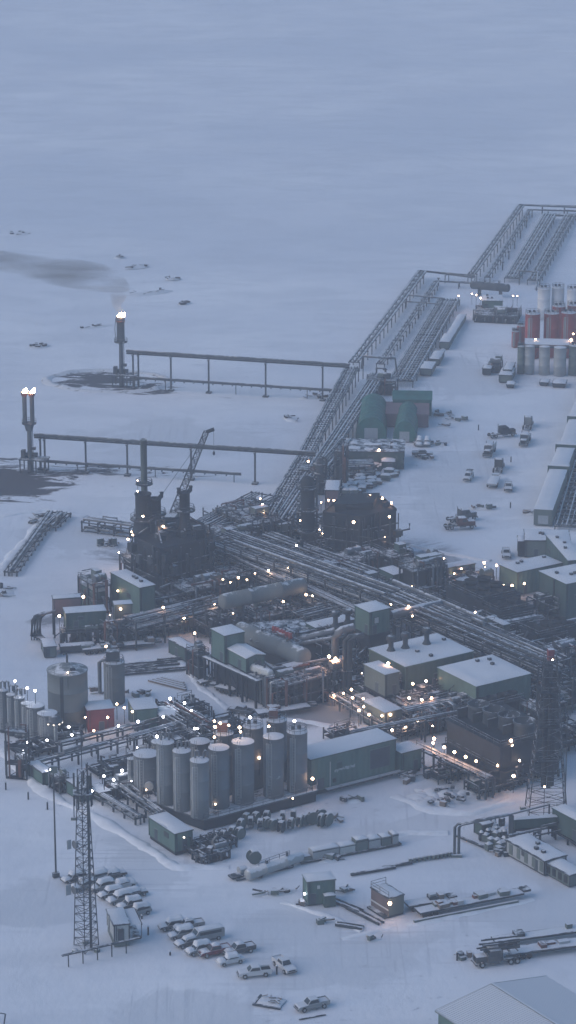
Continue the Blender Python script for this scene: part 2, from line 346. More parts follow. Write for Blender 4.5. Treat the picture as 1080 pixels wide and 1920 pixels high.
def box_parts(T, a, b, z0, z1, wall='green', roof='greend', snow=True, seed=0, gable=None, gh=1.0, over=.25):
    if gable:
        w = MB()
        if gable == 'x': w.add([(0, 0, z0), (a, 0, z0), (a, b, z0), (0, b, z0), (0, 0, z1), (a, 0, z1), (a, b, z1), (0, b, z1), (0, b / 2, z1 + gh), (a, b / 2, z1 + gh)], [(3, 2, 1, 0), (0, 1, 5, 4), (2, 3, 7, 6), (1, 2, 6, 9, 5), (3, 0, 4, 8, 7)])
        else: w.add([(0, 0, z0), (a, 0, z0), (a, b, z0), (0, b, z0), (0, 0, z1), (a, 0, z1), (a, b, z1), (0, b, z1), (a / 2, 0, z1 + gh), (a / 2, b, z1 + gh)], [(3, 2, 1, 0), (1, 2, 6, 5), (3, 0, 4, 7), (0, 1, 5, 8, 4), (2, 3, 7, 9, 6)])
        T.part('wall', w, wall); r = MB(); s = MB(); o = over; t = .14
        if gable == 'x': E = [((-o, -o, z1 - gh * o * 2 / b), (a + o, b / 2, z1 + gh)), ((-o, b + o, z1 - gh * o * 2 / b), (a + o, b / 2, z1 + gh))]
        else: E = [((-o, -o, z1 - gh * o * 2 / a), (a / 2, b + o, z1 + gh)), ((a + o, -o, z1 - gh * o * 2 / a), (a / 2, b + o, z1 + gh))]
        for (q, p) in E:
            if gable == 'x': c = [(q[0], q[1], q[2]), (p[0], q[1], q[2]), (p[0], p[1], p[2]), (q[0], p[1], p[2])]
            else: c = [(q[0], q[1], q[2]), (q[0], p[1], q[2]), (p[0], p[1], p[2]), (p[0], q[1], p[2])]
            for mb, k, tt in ((r, .01, t), (s, t + .012, .2)):
                vs = [(x, y, z + k) for x, y, z in c] + [(x, y, z + k + tt) for x, y, z in c]
                mb.add(vs, [(3, 2, 1, 0), (4, 5, 6, 7), (0, 1, 5, 4), (1, 2, 6, 5), (2, 3, 7, 6), (3, 0, 4, 7)])
        ro = T.part('roof', r, roof)
        if snow: T.part('roof_snow', s, 'snow', ro)
    else:
        T.part('wall', MB().box0(0, a, 0, b, z0, z1), wall)
        ro = T.part('roof', MB().box0(-over, a + over, -over, b + over, z1 + .003, z1 + .25), roof)
        if snow: T.part('roof_snow', snowcap(MB(), -over + .08, a + over - .08, -over + .08, b + over - .08, z1 + .25, seed=seed), 'snow', ro)
    for x, y in ((0, 0), (a, 0), (a, b), (0, b)): T.part('corner_trim', MB().box((x, y, (z0 + z1) / 2), (.2, .2, z1 - z0 - .02)), roof)
    return ro
def face_rect(T, face, a, b, x0, x1, z0, z1, m, name, frame='steel', d=.06):
    """a panel (door, window, shutter) set in wall face 'f' (front, along x) or 's' (side, along y)"""
    q = MB(); fr = MB()
    if face == 'f': q.box0(x0, x1, -d, .0, z0, z1); fr.box0(x0 - .12, x1 + .12, -d * .6, .01, z0 - .1, z1 + .12)
    else: q.box0(-d, 0, x0, x1, z0, z1); fr.box0(-d * .6, .01, x0 - .12, x1 + .12, z0 - .1, z1 + .12)
    o = T.part(name, q, m); T.part(name + '_frame', fr, frame, o); return o
def stilts(T, a, b, z0, z1, step=4.5, w=.35, m='dark', brace=True):
    nx = max(1, round(a / step)); ny = max(1, round(b / step))
    for i in range(nx + 1):
        for j in range(ny + 1):
            if 0 < i < nx and 0 < j < ny: continue
            x = a * i / nx; y = b * j / ny
            T.part('leg', MB().box0(x - w / 2, x + w / 2, y - w / 2, y + w / 2, z0, z1), m)
    if brace:
        br = MB(); br.box0(-.2, a + .2, -.2, b + .2, z1 - .45, z1 - .02)
        for i in range(nx):
            if i % 2 == 0: br.bar((a * i / nx, 0, z0 + .3), (a * (i + 1) / nx, 0, z1 - .4), .15)
        for j in range(ny):
            if j % 2 == 0: br.bar((0, b * j / ny, z0 + .3), (0, b * (j + 1) / ny, z1 - .4), .15)
        T.part('underframe', br, m)
def bld(name, label, near, right, left, zt, zb=0, wall='green', roof='greend', aR=33, cat='building', z0=0, **k):
    p0, a, b = corner(near, right, left, zt, aR)
    T = Thing(name, label, cat, (p0.x, p0.y, z0), aR, k.pop('group', None))
    box_parts(T, a, b, zb, zt - .3, wall, roof, seed=near[0], **k)
    if zb > 1.2: stilts(T, a, b, z0 and 0, zb)
    elif zb > 0: T.part('skid', MB().box0(.1, a - .1, .1, b - .1, 0, zb), 'dark')
    T.a = a; T.b = b; T.zt = zt; T.zb = zb; rd = random.Random(int(near[0] * 7 + near[1])); hh = zt - .3 - zb
    if hh > 2.2 and wall not in ('dark', 'mauve', 'shedgreen'):
        if a > 2.6: x = rd.uniform(.3, a - 1.5); face_rect(T, 'f', a, b, x, x + .95, zb + .1, zb + 2.05, 'doord', 'door', 'greyg')
        if a > 6: x = rd.uniform(.5, a - 2); face_rect(T, 'f', a, b, x, x + 1.2, zb + hh * .6, zb + hh * .6 + .7, 'steel', 'louvre', 'greyg')
        if b > 5: x = rd.uniform(.5, b - 2); face_rect(T, 's', a, b, x, x + 1.0, zb + .1, zb + 2.1, 'doord', 'door', 'greyg')
        if b > 8: x = rd.uniform(.5, b - 3); face_rect(T, 's', a, b, x, x + 1.6, zb + hh * .55, zb + hh * .55 + .9, 'steel', 'louvre', 'steel')
        if a * b > 40:
            for _ in range(3): x = rd.uniform(1, a - 1.5); y = rd.uniform(1, b - 1.5); T.part('roof_vent', MB().box0(x, x + .7, y, y + .7, zt - .1, zt + .75), 'steel')
        T.part('eave_pipe', MB().box0(.3, .42, -.16, -.04, zb + .1, zt - .35), 'steel')
    return T
def pipe_line(T, pts, r=.3, m='pipe', n=8, world=True, name='pipe', parent=None):
    mb = MB().tube(pts, r, n)
    return T.partw(name, mb, m, parent) if world else T.part(name, mb, m, parent)
def run(name, label, pts, offs, r=.3, post=9., m='pipe', postm='steel', group=None, cross=True, w=None, ladder=False, cat='pipeline', lo=0):
    """parallel pipes along a path of (u, v, z) on common supports"""
    P = [G(u, v, z) for u, v, z in pts]; o = P[0]
    T = Thing(name, label, cat, (o.x, o.y, 0), 0, group)
    dirs = []
    for i in range(len(P)):
        d = P[min(i + 1, len(P) - 1)] - P[max(i - 1, 0)]; d.z = 0; d.normalize(); dirs.append(Vector((d.y, -d.x, 0)))
    for k, of in enumerate(offs):
        rr = r[k] if isinstance(r, (list, tuple)) else r
        dz = 0
        if isinstance(of, (list, tuple)): of, dz = of
        pipe_line(T, [p + d * of + Vector((0, 0, dz)) for p, d in zip(P, dirs)], rr, m[k % len(m)] if isinstance(m, list) else m)
    os_ = [x[0] if isinstance(x, (list, tuple)) else x for x in offs]
    lo_, hi_ = min(os_) - .4, max(os_) + .4
    if w: lo_, hi_ = -w / 2, w / 2
    for i in range(len(P) - 1):
        a, b = P[i], P[i + 1]; L = (b - a).length; n = max(1, int(L / post)); d = (b - a).normalized(); s = Vector((d.y, -d.x, 0)).normalized()
        for q in range(n + (1 if i == len(P) - 2 else 0)):
            c = a.lerp(b, q / n)
            if c.z < .9 or abs(d.z) > .7: continue
            sp = MB(); zt = c.z - .35 + lo
            if hi_ - lo_ > 1.6:
                sp.bar(Vector((c.x, c.y, -.2)) + s * lo_, Vector((c.x, c.y, zt)) + s * lo_, .28); sp.bar(Vector((c.x, c.y, -.2)) + s * hi_, Vector((c.x, c.y, zt)) + s * hi_, .28)
            else: sp.bar((c.x, c.y, -.2), (c.x, c.y, zt), .3)
            sp.bar(Vector((c.x, c.y, zt)) + s * (lo_ - .25), Vector((c.x, c.y, zt)) + s * (hi_ + .25), .28)
            T.partw('support', sp, postm)
    if ladder:
        ld = MB()
        for e in (lo_, hi_):
            for a, b, d in zip(P[:-1], P[1:], dirs): ld.bar(a + d * e - Vector((0, 0, .4)), b + d * e - Vector((0, 0, .4)), .3)
        for i in range(len(P) - 1):
            a, b = P[i], P[i + 1]; n = max(1, int((b - a).length / 2.2))
            for q in range(n): c = a.lerp(b, (q + .5) / n) - Vector((0, 0, .4)); ld.bar(c + dirs[i] * lo_, c + dirs[i] * hi_, .2)
        T.partw('rack_frame', ld, postm)
    return T
def rack(name, label, A, B, z, w, levels, npipe, step=6., seed=1, group=None, mats=('pipe', 'piped', 'pipe'), legm='steel', rr=(.12, .34), below=True, catwalk=False):
    """multi-level pipe rack between picture points A and B at height z"""
    a = G(*A, z); b = G(*B, z); L = (b - a).length; deg = math.degrees(math.atan2(b.y - a.y, b.x - a.x)); rd = random.Random(seed)
    T = Thing(name, label, 'pipe rack', (a.x, a.y, 0), deg, group); n = max(1, round(L / step))
    for i in range(n + 1):
        x = L * i / n; q = MB()
        if below:
            for y in (-w / 2, w / 2): q.box0(x - .16, x + .16, y - .16, y + .16, 0, z)
        for k in range(levels): q.box0(x - .15, x + .15, -w / 2 - .3, w / 2 + .3, z - k * 2.2 - .5, z - k * 2.2 - .2)
        if i % 3 == 0 and below: q.bar((x, -w / 2, z - 4.4), (x, w / 2, z - 2.6), .15); q.bar((x, w / 2, z - 4.4), (x, -w / 2, z - 2.6), .15)
        T.part('bent', q, legm)
    for k in range(levels):
        zz = z - k * 2.2; q = MB()
        for y in (-w / 2 - .2, w / 2 + .2): q.box0(0, L, y - .1, y + .1, zz - .55, zz - .25)
        T.part('beam', q, legm)
        ys = [-w / 2 + .3 + (w - .6) * (j + .5 + rd.uniform(-.3, .3)) / npipe for j in range(npipe)]
        for y in ys:
            r = rd.uniform(*rr); x0 = 0 if rd.random() < .75 else L * rd.uniform(.1, .5); x1 = L if rd.random() < .75 else L * rd.uniform(.55, .95)
            pts = [(x0, y, zz - .2 + r), (x1, y, zz - .2 + r)]
            if rd.random() < .12: xm = (x0 + x1) / 2; pts = [pts[0], (xm - 2, y, zz - .2 + r), (xm - 2, y, zz + 1.0), (xm + 2, y, zz + 1.0), (xm + 2, y, zz - .2 + r), pts[1]]
            elif rd.random() < .3: pts = pts + [(x1, y, zz - 2.0)]
            T.part('pipe', MB().tube(pts, r, 7), mats[rd.randrange(len(mats))])
    if catwalk:
        T.part('catwalk', MB().box0(0, L, w / 2 + .35, w / 2 + 1.4, z - .1, z), 'steel'); T.part('handrail', MB().rail([(0, w / 2 + 1.4, z), (L, w / 2 + 1.4, z)]), 'steel')
    T.L = L
    return T
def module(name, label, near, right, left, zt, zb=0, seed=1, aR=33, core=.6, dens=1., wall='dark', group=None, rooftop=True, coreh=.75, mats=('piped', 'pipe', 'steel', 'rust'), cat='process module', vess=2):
    """open steel process module: columns and decks round a dark core, with vessels, ducts and pipes"""
    p0, a, b = corner(near, right, left, zt, aR); rd = random.Random(seed)
    T = Thing(name, label, cat, (p0.x, p0.y, 0), aR, group); h = zt
    fr = MB(); nx = max(1, round(a / 4.5)); ny = max(1, round(b / 4.5)); nz = max(1, round((h - zb) / 3.6))
    for i in range(nx + 1):
        for j in range(ny + 1):
            if i in (0, nx) or j in (0, ny): fr.box0(a * i / nx - .16, a * i / nx + .16, b * j / ny - .16, b * j / ny + .16, 0, h)
    for k in range(1, nz + 1):
        z = zb + (h - zb) * k / nz
        for y in (0, b): fr.box0(.16, a - .16, y - .12, y + .12, z - .4, z - .05)
        for x in (0, a): fr.box0(x - .12, x + .12, .16, b - .16, z - .4, z - .05)
    for i in range(nx):
        if rd.random() < .6: fr.bar((a * i / nx, 0, zb + .2), (a * (i + 1) / nx, 0, zb + (h - zb) / nz - .4), .14)
    for j in range(ny):
        if rd.random() < .6: fr.bar((0, b * j / ny, zb + .2), (0, b * (j + 1) / ny, zb + (h - zb) / nz - .4), .14)
    T.part('frame', fr, 'steel')
    c0 = (1 - core) / 2
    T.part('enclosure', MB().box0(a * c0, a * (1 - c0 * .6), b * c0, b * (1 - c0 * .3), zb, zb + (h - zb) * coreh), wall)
    for k in range(nz + 1):
        z = zb + (h - zb) * k / nz
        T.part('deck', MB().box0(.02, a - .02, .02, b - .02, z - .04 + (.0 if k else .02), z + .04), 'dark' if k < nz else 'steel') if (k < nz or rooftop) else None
    if rooftop:
        T.part('handrail', MB().rail([(0, b, h), (0, 0, h), (a, 0, h), (a, b, h)], w=.08), 'steel')
    def pipe(zz0, zz1, n):
        for _ in range(int(n * dens)):
            r = rd.choice((.1, .14, .2, .3)); z = rd.uniform(zz0, zz1); x = rd.uniform(.2, a - .2); y = rd.uniform(.2, b - .2); t = rd.random()
            if t < .3: pts = [(x, y, z), (min(a, x + rd.uniform(2, 7)), y, z)]; pts.append((pts[1][0], y, max(zb, z - rd.uniform(1, 4))))
            elif t < .6: pts = [(x, y, z), (x, max(0, y - rd.uniform(2, 7)), z)]; pts.append((x, pts[1][1], max(zb, z - rd.uniform(1, 4))))
            elif t < .8: pts = [(x, -.3 - r, zb + .3), (x, -.3 - r, z), (x, rd.uniform(.5, 2), z)]
            else: pts = [(-.3 - r, y, zb + .3), (-.3 - r, y, z), (rd.uniform(.5, 2), y, z)]
            T.part('pipe', MB().tube(pts, r, 6), rd.choice(mats))
    pipe(zb + (h - zb) * .3, h, (a + b) * .8)
    if rooftop: pipe(h + .3, h + 1.6, (a + b) * .5)
    for _ in range(vess):
        x = rd.uniform(.15, .75) * a; y = rd.uniform(.1, .7) * b; r = rd.uniform(.5, 1.1); Lx = rd.uniform(2, 4.5)
        if rd.random() < .5: T.part('vessel', MB().tube([(x, y, h + r + .1), (x + .15, y, h + r + .1), (min(a, x + Lx), y, h + r + .1)], r, 12), rd.choice(('piped', 'pipe', 'greyg')))
        else: T.part('equipment_box', MB().box0(x, min(a, x + Lx), y, min(b, y + 2.2), h + .05, h + rd.uniform(1, 2.4)), rd.choice(('greend', 'greyg', 'steel', 'dark')))
    T.a = a; T.b = b; T.zt = h
    return T
def silo(name, label, u, v, z0, r, h, m='silo', cap='rail', group=None, cat='silo', stripe=True, seed=0):
    """upright tank; u, v is the centre of its foot at level z0"""
    c = G(u, v, z0); T = Thing(name, label, cat, c, 0, group)
    T.part('shell', MB().lathe((0, 0, 0), [(.01, 0), (r * .97, 0), (r, .02), (r, h * .33 - .06), (r + .035, h * .33), (r, h * .33 + .06), (r, h * .66 - .06), (r + .035, h * .66), (r, h * .66 + .06), (r, h - .12), (r + .06, h - .1), (r + .06, h), (r * .98, h + .02)], 28), m)
    T.part('top', MB().lathe((0, 0, h), [(r * .99, 0), (r * .6, .2), (.01, .32)], 24), 'silo')
    if stripe:
        st = MB()
        for aa in (-110,):
            q = Vector((math.cos(D2R(aa)), math.sin(D2R(aa)), 0)); t = Vector((-q.y, q.x, 0))
            for e in (-.22, .22): st.bar(q * (r + .15) + t * e + Vector((0, 0, .3)), q * (r + .15) + t * e + Vector((0, 0, h + .9)), .07)
            for k in range(int(h / .6)): st.bar(q * (r + .15) - t * .22 + Vector((0, 0, .5 + k * .6)), q * (r + .15) + t * .22 + Vector((0, 0, .5 + k * .6)), .06)
        T.part('ladder', st, 'tankw')
        q = Vector((math.cos(D2R(-128)), math.sin(D2R(-128)), 0)) * (r + .1)
        T.part('drain_pipe', MB().tube([q + Vector((0, 0, .2)), q + Vector((0, 0, h * .92))], .16, 6), 'tankw')
        for aa, w_ in ((-118, .32), (-100, .14)):
            q = Vector((math.cos(D2R(aa)), math.sin(D2R(aa)), 0)) * (r + .03); z0_ = h * random.uniform(.05, .3); T.part('frost_streak', MB().box((q.x, q.y, (z0_ + h * .93) / 2), (w_, .06, h * .93 - z0_), D2R(aa + 90)), 'tankw')
    if cap == 'rail':
        ra = MB(); pts = [(r * .95 * math.cos(k * math.pi / 5), r * .95 * math.sin(k * math.pi / 5), h + .02) for k in range(11)]; ra.rail(pts, 1.1, .07, 3)
        T.part('handrail', ra, 'steel'); T.part('hatch', MB().cyl((r * .2, r * .2, h + .2), .4, .7, 10).box((-r * .4, .2, h + .6), (.7, .5, .8)), 'steel')
    elif cap == 'pipe':
        for s in (-1, 1): T.part('vent_pipe', MB().tube([(s * r * .45, .3, h + .1), (s * r * .45, .3, h + 1.5), (s * r * .45 + .3, .2, h + 1.9), (s * r * .45 + .7, .1, h + 1.7), (s * r * .45 + .7, .1, h + .6)], .2, 7), 'pipe')
    T.h = h; T.r = r
    return T
def poly(name, label, px, zt, zb=0, wall='dark', roof='dark', cat='process module', group=None, parapet=.0):
    P = [G(u, v, zt) for u, v in px]; c = sum(P, Vector()) / len(P); T = Thing(name, label, cat, (c.x, c.y, 0), 0, group)
    T.partw('wall', MB().prism([(p.x, p.y) for p in P], zb, zt - .2), wall)
    Q = [c + (p - c) * 1.02 for p in P]; T.partw('roof', MB().prism([(p.x, p.y) for p in Q], zt - .197, zt), roof)
    if parapet:
        m = MB()
        for i in range(len(P)): a, b = P[i], P[(i + 1) % len(P)]; m.bar(a + Vector((0, 0, parapet / 2)), b + Vector((0, 0, parapet / 2)), .3, parapet)
        T.partw('parapet', m, wall)
    T.c = c; T.P = P
    return T
def vessel(name, label, A, B, z, r, m='tank', group=None, saddles=True, zb=0, cat='pressure vessel'):
    a = G(*A, z); b = G(*B, z); L = (b - a).length; deg = math.degrees(math.atan2(b.y - a.y, b.x - a.x))
    T = Thing(name, label, cat, (a.x, a.y, 0), deg, group)
    pts = []; rs = []
    prof = [(r * math.sin(t * math.pi / 12), -r * .6 * math.cos(t * math.pi / 12)) for t in range(0, 7)] + [(r, L * .3), (r + .04, L * .3 + .02), (r, L * .3 + .2), (r, L * .7), (r + .04, L * .7 + .02), (r, L * .7 + .2)] + [(r * math.cos(t * math.pi / 12), L + r * .6 * math.sin(t * math.pi / 12)) for t in range(0, 7)]
    mb = MB().lathe((0, 0, 0), [(max(.001, x), y) for x, y in prof], 20); mb.v = [(q[2], q[0], q[1] + z) for q in mb.v]
    T.part('shell', mb, m)
    if saddles:
        for x in (L * .2, L * .8): T.part('saddle', MB().box0(x - .25, x + .25, -r * .8, r * .8, zb, z - r * .55), 'steel')
    T.part('nozzle', MB().cyl((L * .35, 0, z + r * .95), .3, .6, 10), 'piped'); T.part('nozzle', MB().cyl((L * .75, 0, z + r * .95), .25, .8, 10), 'piped')
    T.part('manway_ladder', MB().rail([(L * .2, 0, z + r), (L * .8, 0, z + r)], .9, .07, 2), 'steel')
    T.L = L
    return T
def tangle(label, u, v, w, d, h, n, seed, deg=33, mats=('steel', 'dark', 'piped', 'steel', 'pipe'), group=None):
    """dense low pipework with its equipment, standing on the ground round (u, v)"""
    T = Thing('pipework', label, 'pipework', G(u, v), deg, group); rd = random.Random(seed)
    fr = MB(); nx = max(1, round(w / 4)); ny = max(1, round(d / 4))
    for i in range(nx + 1):
        for j in range(ny + 1):
            x = -w / 2 + w * i / nx + rd.uniform(-.4, .4); y = -d / 2 + d * j / ny; fr.box0(x - .12, x + .12, y - .12, y + .12, 0, h * rd.uniform(.6, 1.15))
    for j in range(ny + 1): y = -d / 2 + d * j / ny; fr.box0(-w / 2, w / 2, y - .13, y + .13, h * .55 - .15, h * .55 + .15)
    for i in range(nx + 1): x = -w / 2 + w * i / nx; fr.box0(x - .12, x + .12, -d / 2, d / 2, h * .8 - .15, h * .8 + .15)
    T.part('frame', fr, 'steel')
    T.part('grating', MB().box0(-w / 2, w / 2, -d / 2, d / 2, h * .3, h * .3 + .08), 'dark')
    for i in range(int(n * .25)):
        a = rd.uniform(.8, 3); b = rd.uniform(.8, 2.4); x = rd.uniform(-w / 2, w / 2 - a); y = rd.uniform(-d / 2, d / 2 - b); T.part('equipment_box', MB().box0(x, x + a, y, y + b, h * .31, h * rd.uniform(.45, .95)), rd.choice(('dark', 'steel', 'greend', 'dark', 'greyg', 'brown')))
    for i in range(n):
        r = rd.choice((.1, .14, .2, .28)); z = h * rd.uniform(.4, 1.05); x = rd.uniform(-w / 2, w / 2); y = rd.uniform(-d / 2, d / 2); t = rd.random(); L = rd.uniform(2, 9)
        if t < .4: e = min(w / 2, x + L); pts = [(x, y, z), (e, y, z), (e, y, z - rd.uniform(.5, 2))]
        elif t < .8: e = max(-d / 2, y - L); pts = [(x, y, z), (x, e, z), (x, e, z - rd.uniform(.5, 2))]
        else: pts = [(x, y, .3), (x, y, z + rd.uniform(.5, 2)), (x + rd.uniform(-2, 2), y, z + rd.uniform(.5, 2))]
        T.part('pipe', MB().tube(pts, r, 6), rd.choice(mats))
    for i in range(2):
        x = rd.uniform(-w / 2, w / 2 - 2); y = rd.uniform(-d / 2, d / 2); T.part('handrail', MB().rail([(x, y, h * .9), (min(w / 2, x + 5), y, h * .9)], w=.08), 'steel')
    return T
def cladding(T, pts, zt, seed, n=40):
    """galleries, columns, ducts and pipes hung on the outside of a heater house along the given top corners"""
    rd = random.Random(seed); fr = MB()
    for a, b in zip(pts[:-1], pts[1:]):
        d = (b - a); L = d.length; d.normalize(); nrm = Vector((d.y, -d.x, 0)); k = max(1, int(L / 2.6))
        for i in range(k + 1):
            p = a + d * (L * i / k) + nrm * .9; fr.box((p.x, p.y, zt / 2), (.25, .25, zt - rd.uniform(0, 2)))
        for z in (3, 6.2, 9.4): 
            if z < zt - 1: fr.bar(a + nrm * .95 + Vector((0, 0, z - a.z)), b + nrm * .95 + Vector((0, 0, z - b.z)), .25)
        for i in range(n // (len(pts) - 1)):
            p = a + d * rd.uniform(0, L) + nrm * rd.uniform(.5, 1.6); z = rd.uniform(1, zt - 1.5); t = rd.random(); m = rd.choice(('dark', 'steel', 'black', 'dark', 'dark', 'steel'))
            if t < .4: T.partw('pipe', MB().tube([Vector((p.x, p.y, z)), Vector((p.x, p.y, min(zt + .8, z + rd.uniform(2, 7))))], rd.choice((.12, .2, .3)), 6), m)
            elif t < .7: q = p + d * rd.uniform(1.5, 5); T.partw('pipe', MB().tube([Vector((p.x, p.y, z)), Vector((q.x, q.y, z)), Vector((q.x, q.y, z + 1.5))], rd.choice((.12, .2)), 6), m)
            else: T.partw('equipment_box', MB().box((p.x, p.y, z), (rd.uniform(.8, 2.2), rd.uniform(.8, 1.6), rd.uniform(.8, 2.4)), math.atan2(d.y, d.x)), m)
    T.partw('frame', fr, 'steel')
def toppings(T, pts, zt, n, seed, hmax=2.6):
    rd = random.Random(seed); c = sum(pts, Vector()) / len(pts)
    for i in range(n):
        p = c + (rd.choice(pts) - c) * rd.uniform(.1, .92); q = c + (rd.choice(pts) - c) * rd.uniform(.1, .9); p = (p * 2 + q) / 3; t = rd.random(); m = rd.choice(('dark', 'steel', 'dark', 'piped'))
        if t < .5: T.partw('roof_box', MB().box((p.x, p.y, zt + .6), (rd.uniform(.8, 2.6), rd.uniform(.8, 2), rd.uniform(1.1, hmax)), .55), m)
        elif t < .8: T.partw('roof_pipe', MB().tube([Vector((p.x, p.y, zt)), Vector((p.x, p.y, zt + rd.uniform(1, hmax))), Vector((q.x, q.y, zt + 1))], .22, 6), m)
        else: T.partw('roof_rail', MB().rail([Vector((p.x, p.y, zt)), Vector((q.x, q.y, zt))], w=.08), m)
# ================================================================ flares and their trestles
def flare(label, u, v, ztip, zpl, twin, seed):
    c = G(u, v); T = Thing('flare_stack', label, 'flare stack', c, -12)
    T.part('stem', MB().tube([(0, 0, 0), (0, 0, zpl)], .75, 12, .6), 'piped')
    if twin:
        for x in (-1.15, .95): T.part('flare_tube', MB().tube([(x * .3, 0, zpl - 2), (x, 0, zpl + .4), (x, 0, ztip)], .62, 12), 'piped'); T.part('wind_shield', MB().lathe((x, 0, ztip - .9), [(.66, 0), (.92, .5), (.92, 1.1), (.8, 1.1)], 14), 'rust')
    else:
        T.part('flare_tube', MB().lathe((0, 0, zpl), [(.6, 0), (1.2, .4), (1.2, ztip - zpl - 1), (1.35, ztip - zpl - .9), (1.35, ztip - zpl), (1.1, ztip - zpl)], 16), 'piped')
        T.part('burner_ring', MB().lathe((0, 0, ztip - 1.6), [(1.22, 0), (1.4, .1), (1.4, .5), (1.22, .6)], 16), 'rust')
        T.part('pilot_pipe', MB().tube([(-1.5, -.3, zpl + .2), (-1.7, -.3, zpl + 4), (-1.4, -.3, ztip - .4)], .1, 6), 'steel')
    pl = MB(); pl.lathe((0, 0, zpl - .1), [(.6, 0), (2.0, 0), (2.0, .12), (.6, .12)], 16); T.part('platform', pl, 'steel')
    T.part('handrail', MB().rail([(2 * math.cos(k * math.pi / 5), 2 * math.sin(k * math.pi / 5), zpl) for k in range(11)], 1.1, .08, 3), 'steel')
    ld = MB()
    for y in (-.25, .25): ld.bar((.95, y, 0), (.85, y, zpl), .08)
    for k in range(int(zpl / .6)): ld.bar((.95, -.25, k * .6), (.95, .25, k * .6), .07)
    T.part('ladder', ld, 'steel')
    T.part('base_deck', MB().box0(-2.6, 5, -2.2, 2.2, 3.6, 3.9), 'steel')
    for x in (-2.3, 0, 2.2, 4.6):
        for y in (-1.9, 1.9): T.part('leg', MB().box0(x - .15, x + .15, y - .15, y + .15, 0, 3.6), 'steel')
    T.part('knockout_drum', MB().tube([(-1.6, 1, 4.6), (1.8, 1, 4.6)], .65, 12), 'piped')
    T.part('valve_box', MB().box0(-2.2, -1.2, -1.2, .2, 3.9, 6.2).box0(.9, 1.9, -1.3, -.4, 6.5, 7.3), 'steel')
    rd = random.Random(seed)
    for x in ((-1.15, .95) if twin else (-.5, .6)):
        f = MB(); f.lathe((x, 0, ztip - .1), [(.01, 0), (.5, .25), (.72, .6), (.5, 1.0), (.22, 1.35), (.01, 1.55)], 12)
        f.v = [(q[0] + .55 * (q[2] - ztip) + .35 * noise.noise(Vector(q) * 1.3 + Vector((seed, x, 0))), q[1], q[2] + .3 * noise.noise(Vector(q) * 1.7 + Vector((0, seed, x)))) for q in f.v]
        T.part('flame', f, 'flamem')
    LAMPS.append((c + Vector((0, -2.5, ztip + 1)), 900, 'lampm'))
    return T
def trestle(label, A, B, z, zl, posts, zr=0, lend=None, seed=1):
    a = G(*A, z); b = G(*B, z); L = (b - a).length; deg = math.degrees(math.atan2(b.y - a.y, b.x - a.x))
    T = Thing('pipe_trestle', label, 'pipe trestle', (a.x, a.y, 0), deg)
    T.part('header_pipe', MB().tube([(0, 0, z), (L, 0, z)], .45, 10), 'piped'); T.part('header_pipe', MB().tube([(0, 1.1, z - .1), (L, 1.1, z - .1)], .3, 8), 'pipe')
    T.part('beam', MB().box0(0, L, -.2, .1, z - .95, z - .5), 'steel')
    LL = lend or L
    T.part('lower_pipe', MB().tube([(1, 0, zl), (LL, 0, zl)], .36, 8), 'piped'); T.part('lower_beam', MB().box0(1, LL, .3, .6, zl - .6, zl - .2), 'steel')
    for k in range(1, int(LL / 3)): T.part('pipe_shoe', MB().box0(k * 3 - .12, k * 3 + .12, -.3, .3, zl - .85, zl - .36), 'steel')
    for u in posts:
        x = 0
        for it in range(30):
            p = a.lerp(b, x / L); uu = 540 + F * p.x / ((p.y) * math.cos(TH) - (p.z - H) * math.sin(TH)); x += (u - uu) * .12
        q = MB().box0(x - .22, x + .22, -.22, .22, -.6, z - .4); q.box0(x - .2, x + .2, -.9, 1.5, z - 1.25, z - .95); q.box0(x - .8, x + .8, -.8, .8, -.3, .25)
        T.part('post', q, 'steel')
    for x in range(12, int(LL), 22): T.part('lower_post', MB().box0(x - .1, x + .1, .35, .55, -.3, zl - .6), 'steel')
    return T, L
flare('tall single flare stack burning at the far end of its trestle, smoke drifting from it', 228, 724, 21.5, 13.8, False, 3)
trestle('far elevated pipe trestle leading to the single flare stack', (237, 658), (655, 684), 11.3, 3.3, (249, 259, 320, 391, 498, 605))
flare('twin tube flare stack with two flames beside the black soot patch', 57, 884, 22.0, 13.6, True, 5)
trestle('nearer elevated pipe trestle leading to the twin flare stack', (64, 815), (592, 849), 9.6, 2.4, (75, 83, 160, 238, 358, 478), lend=58)
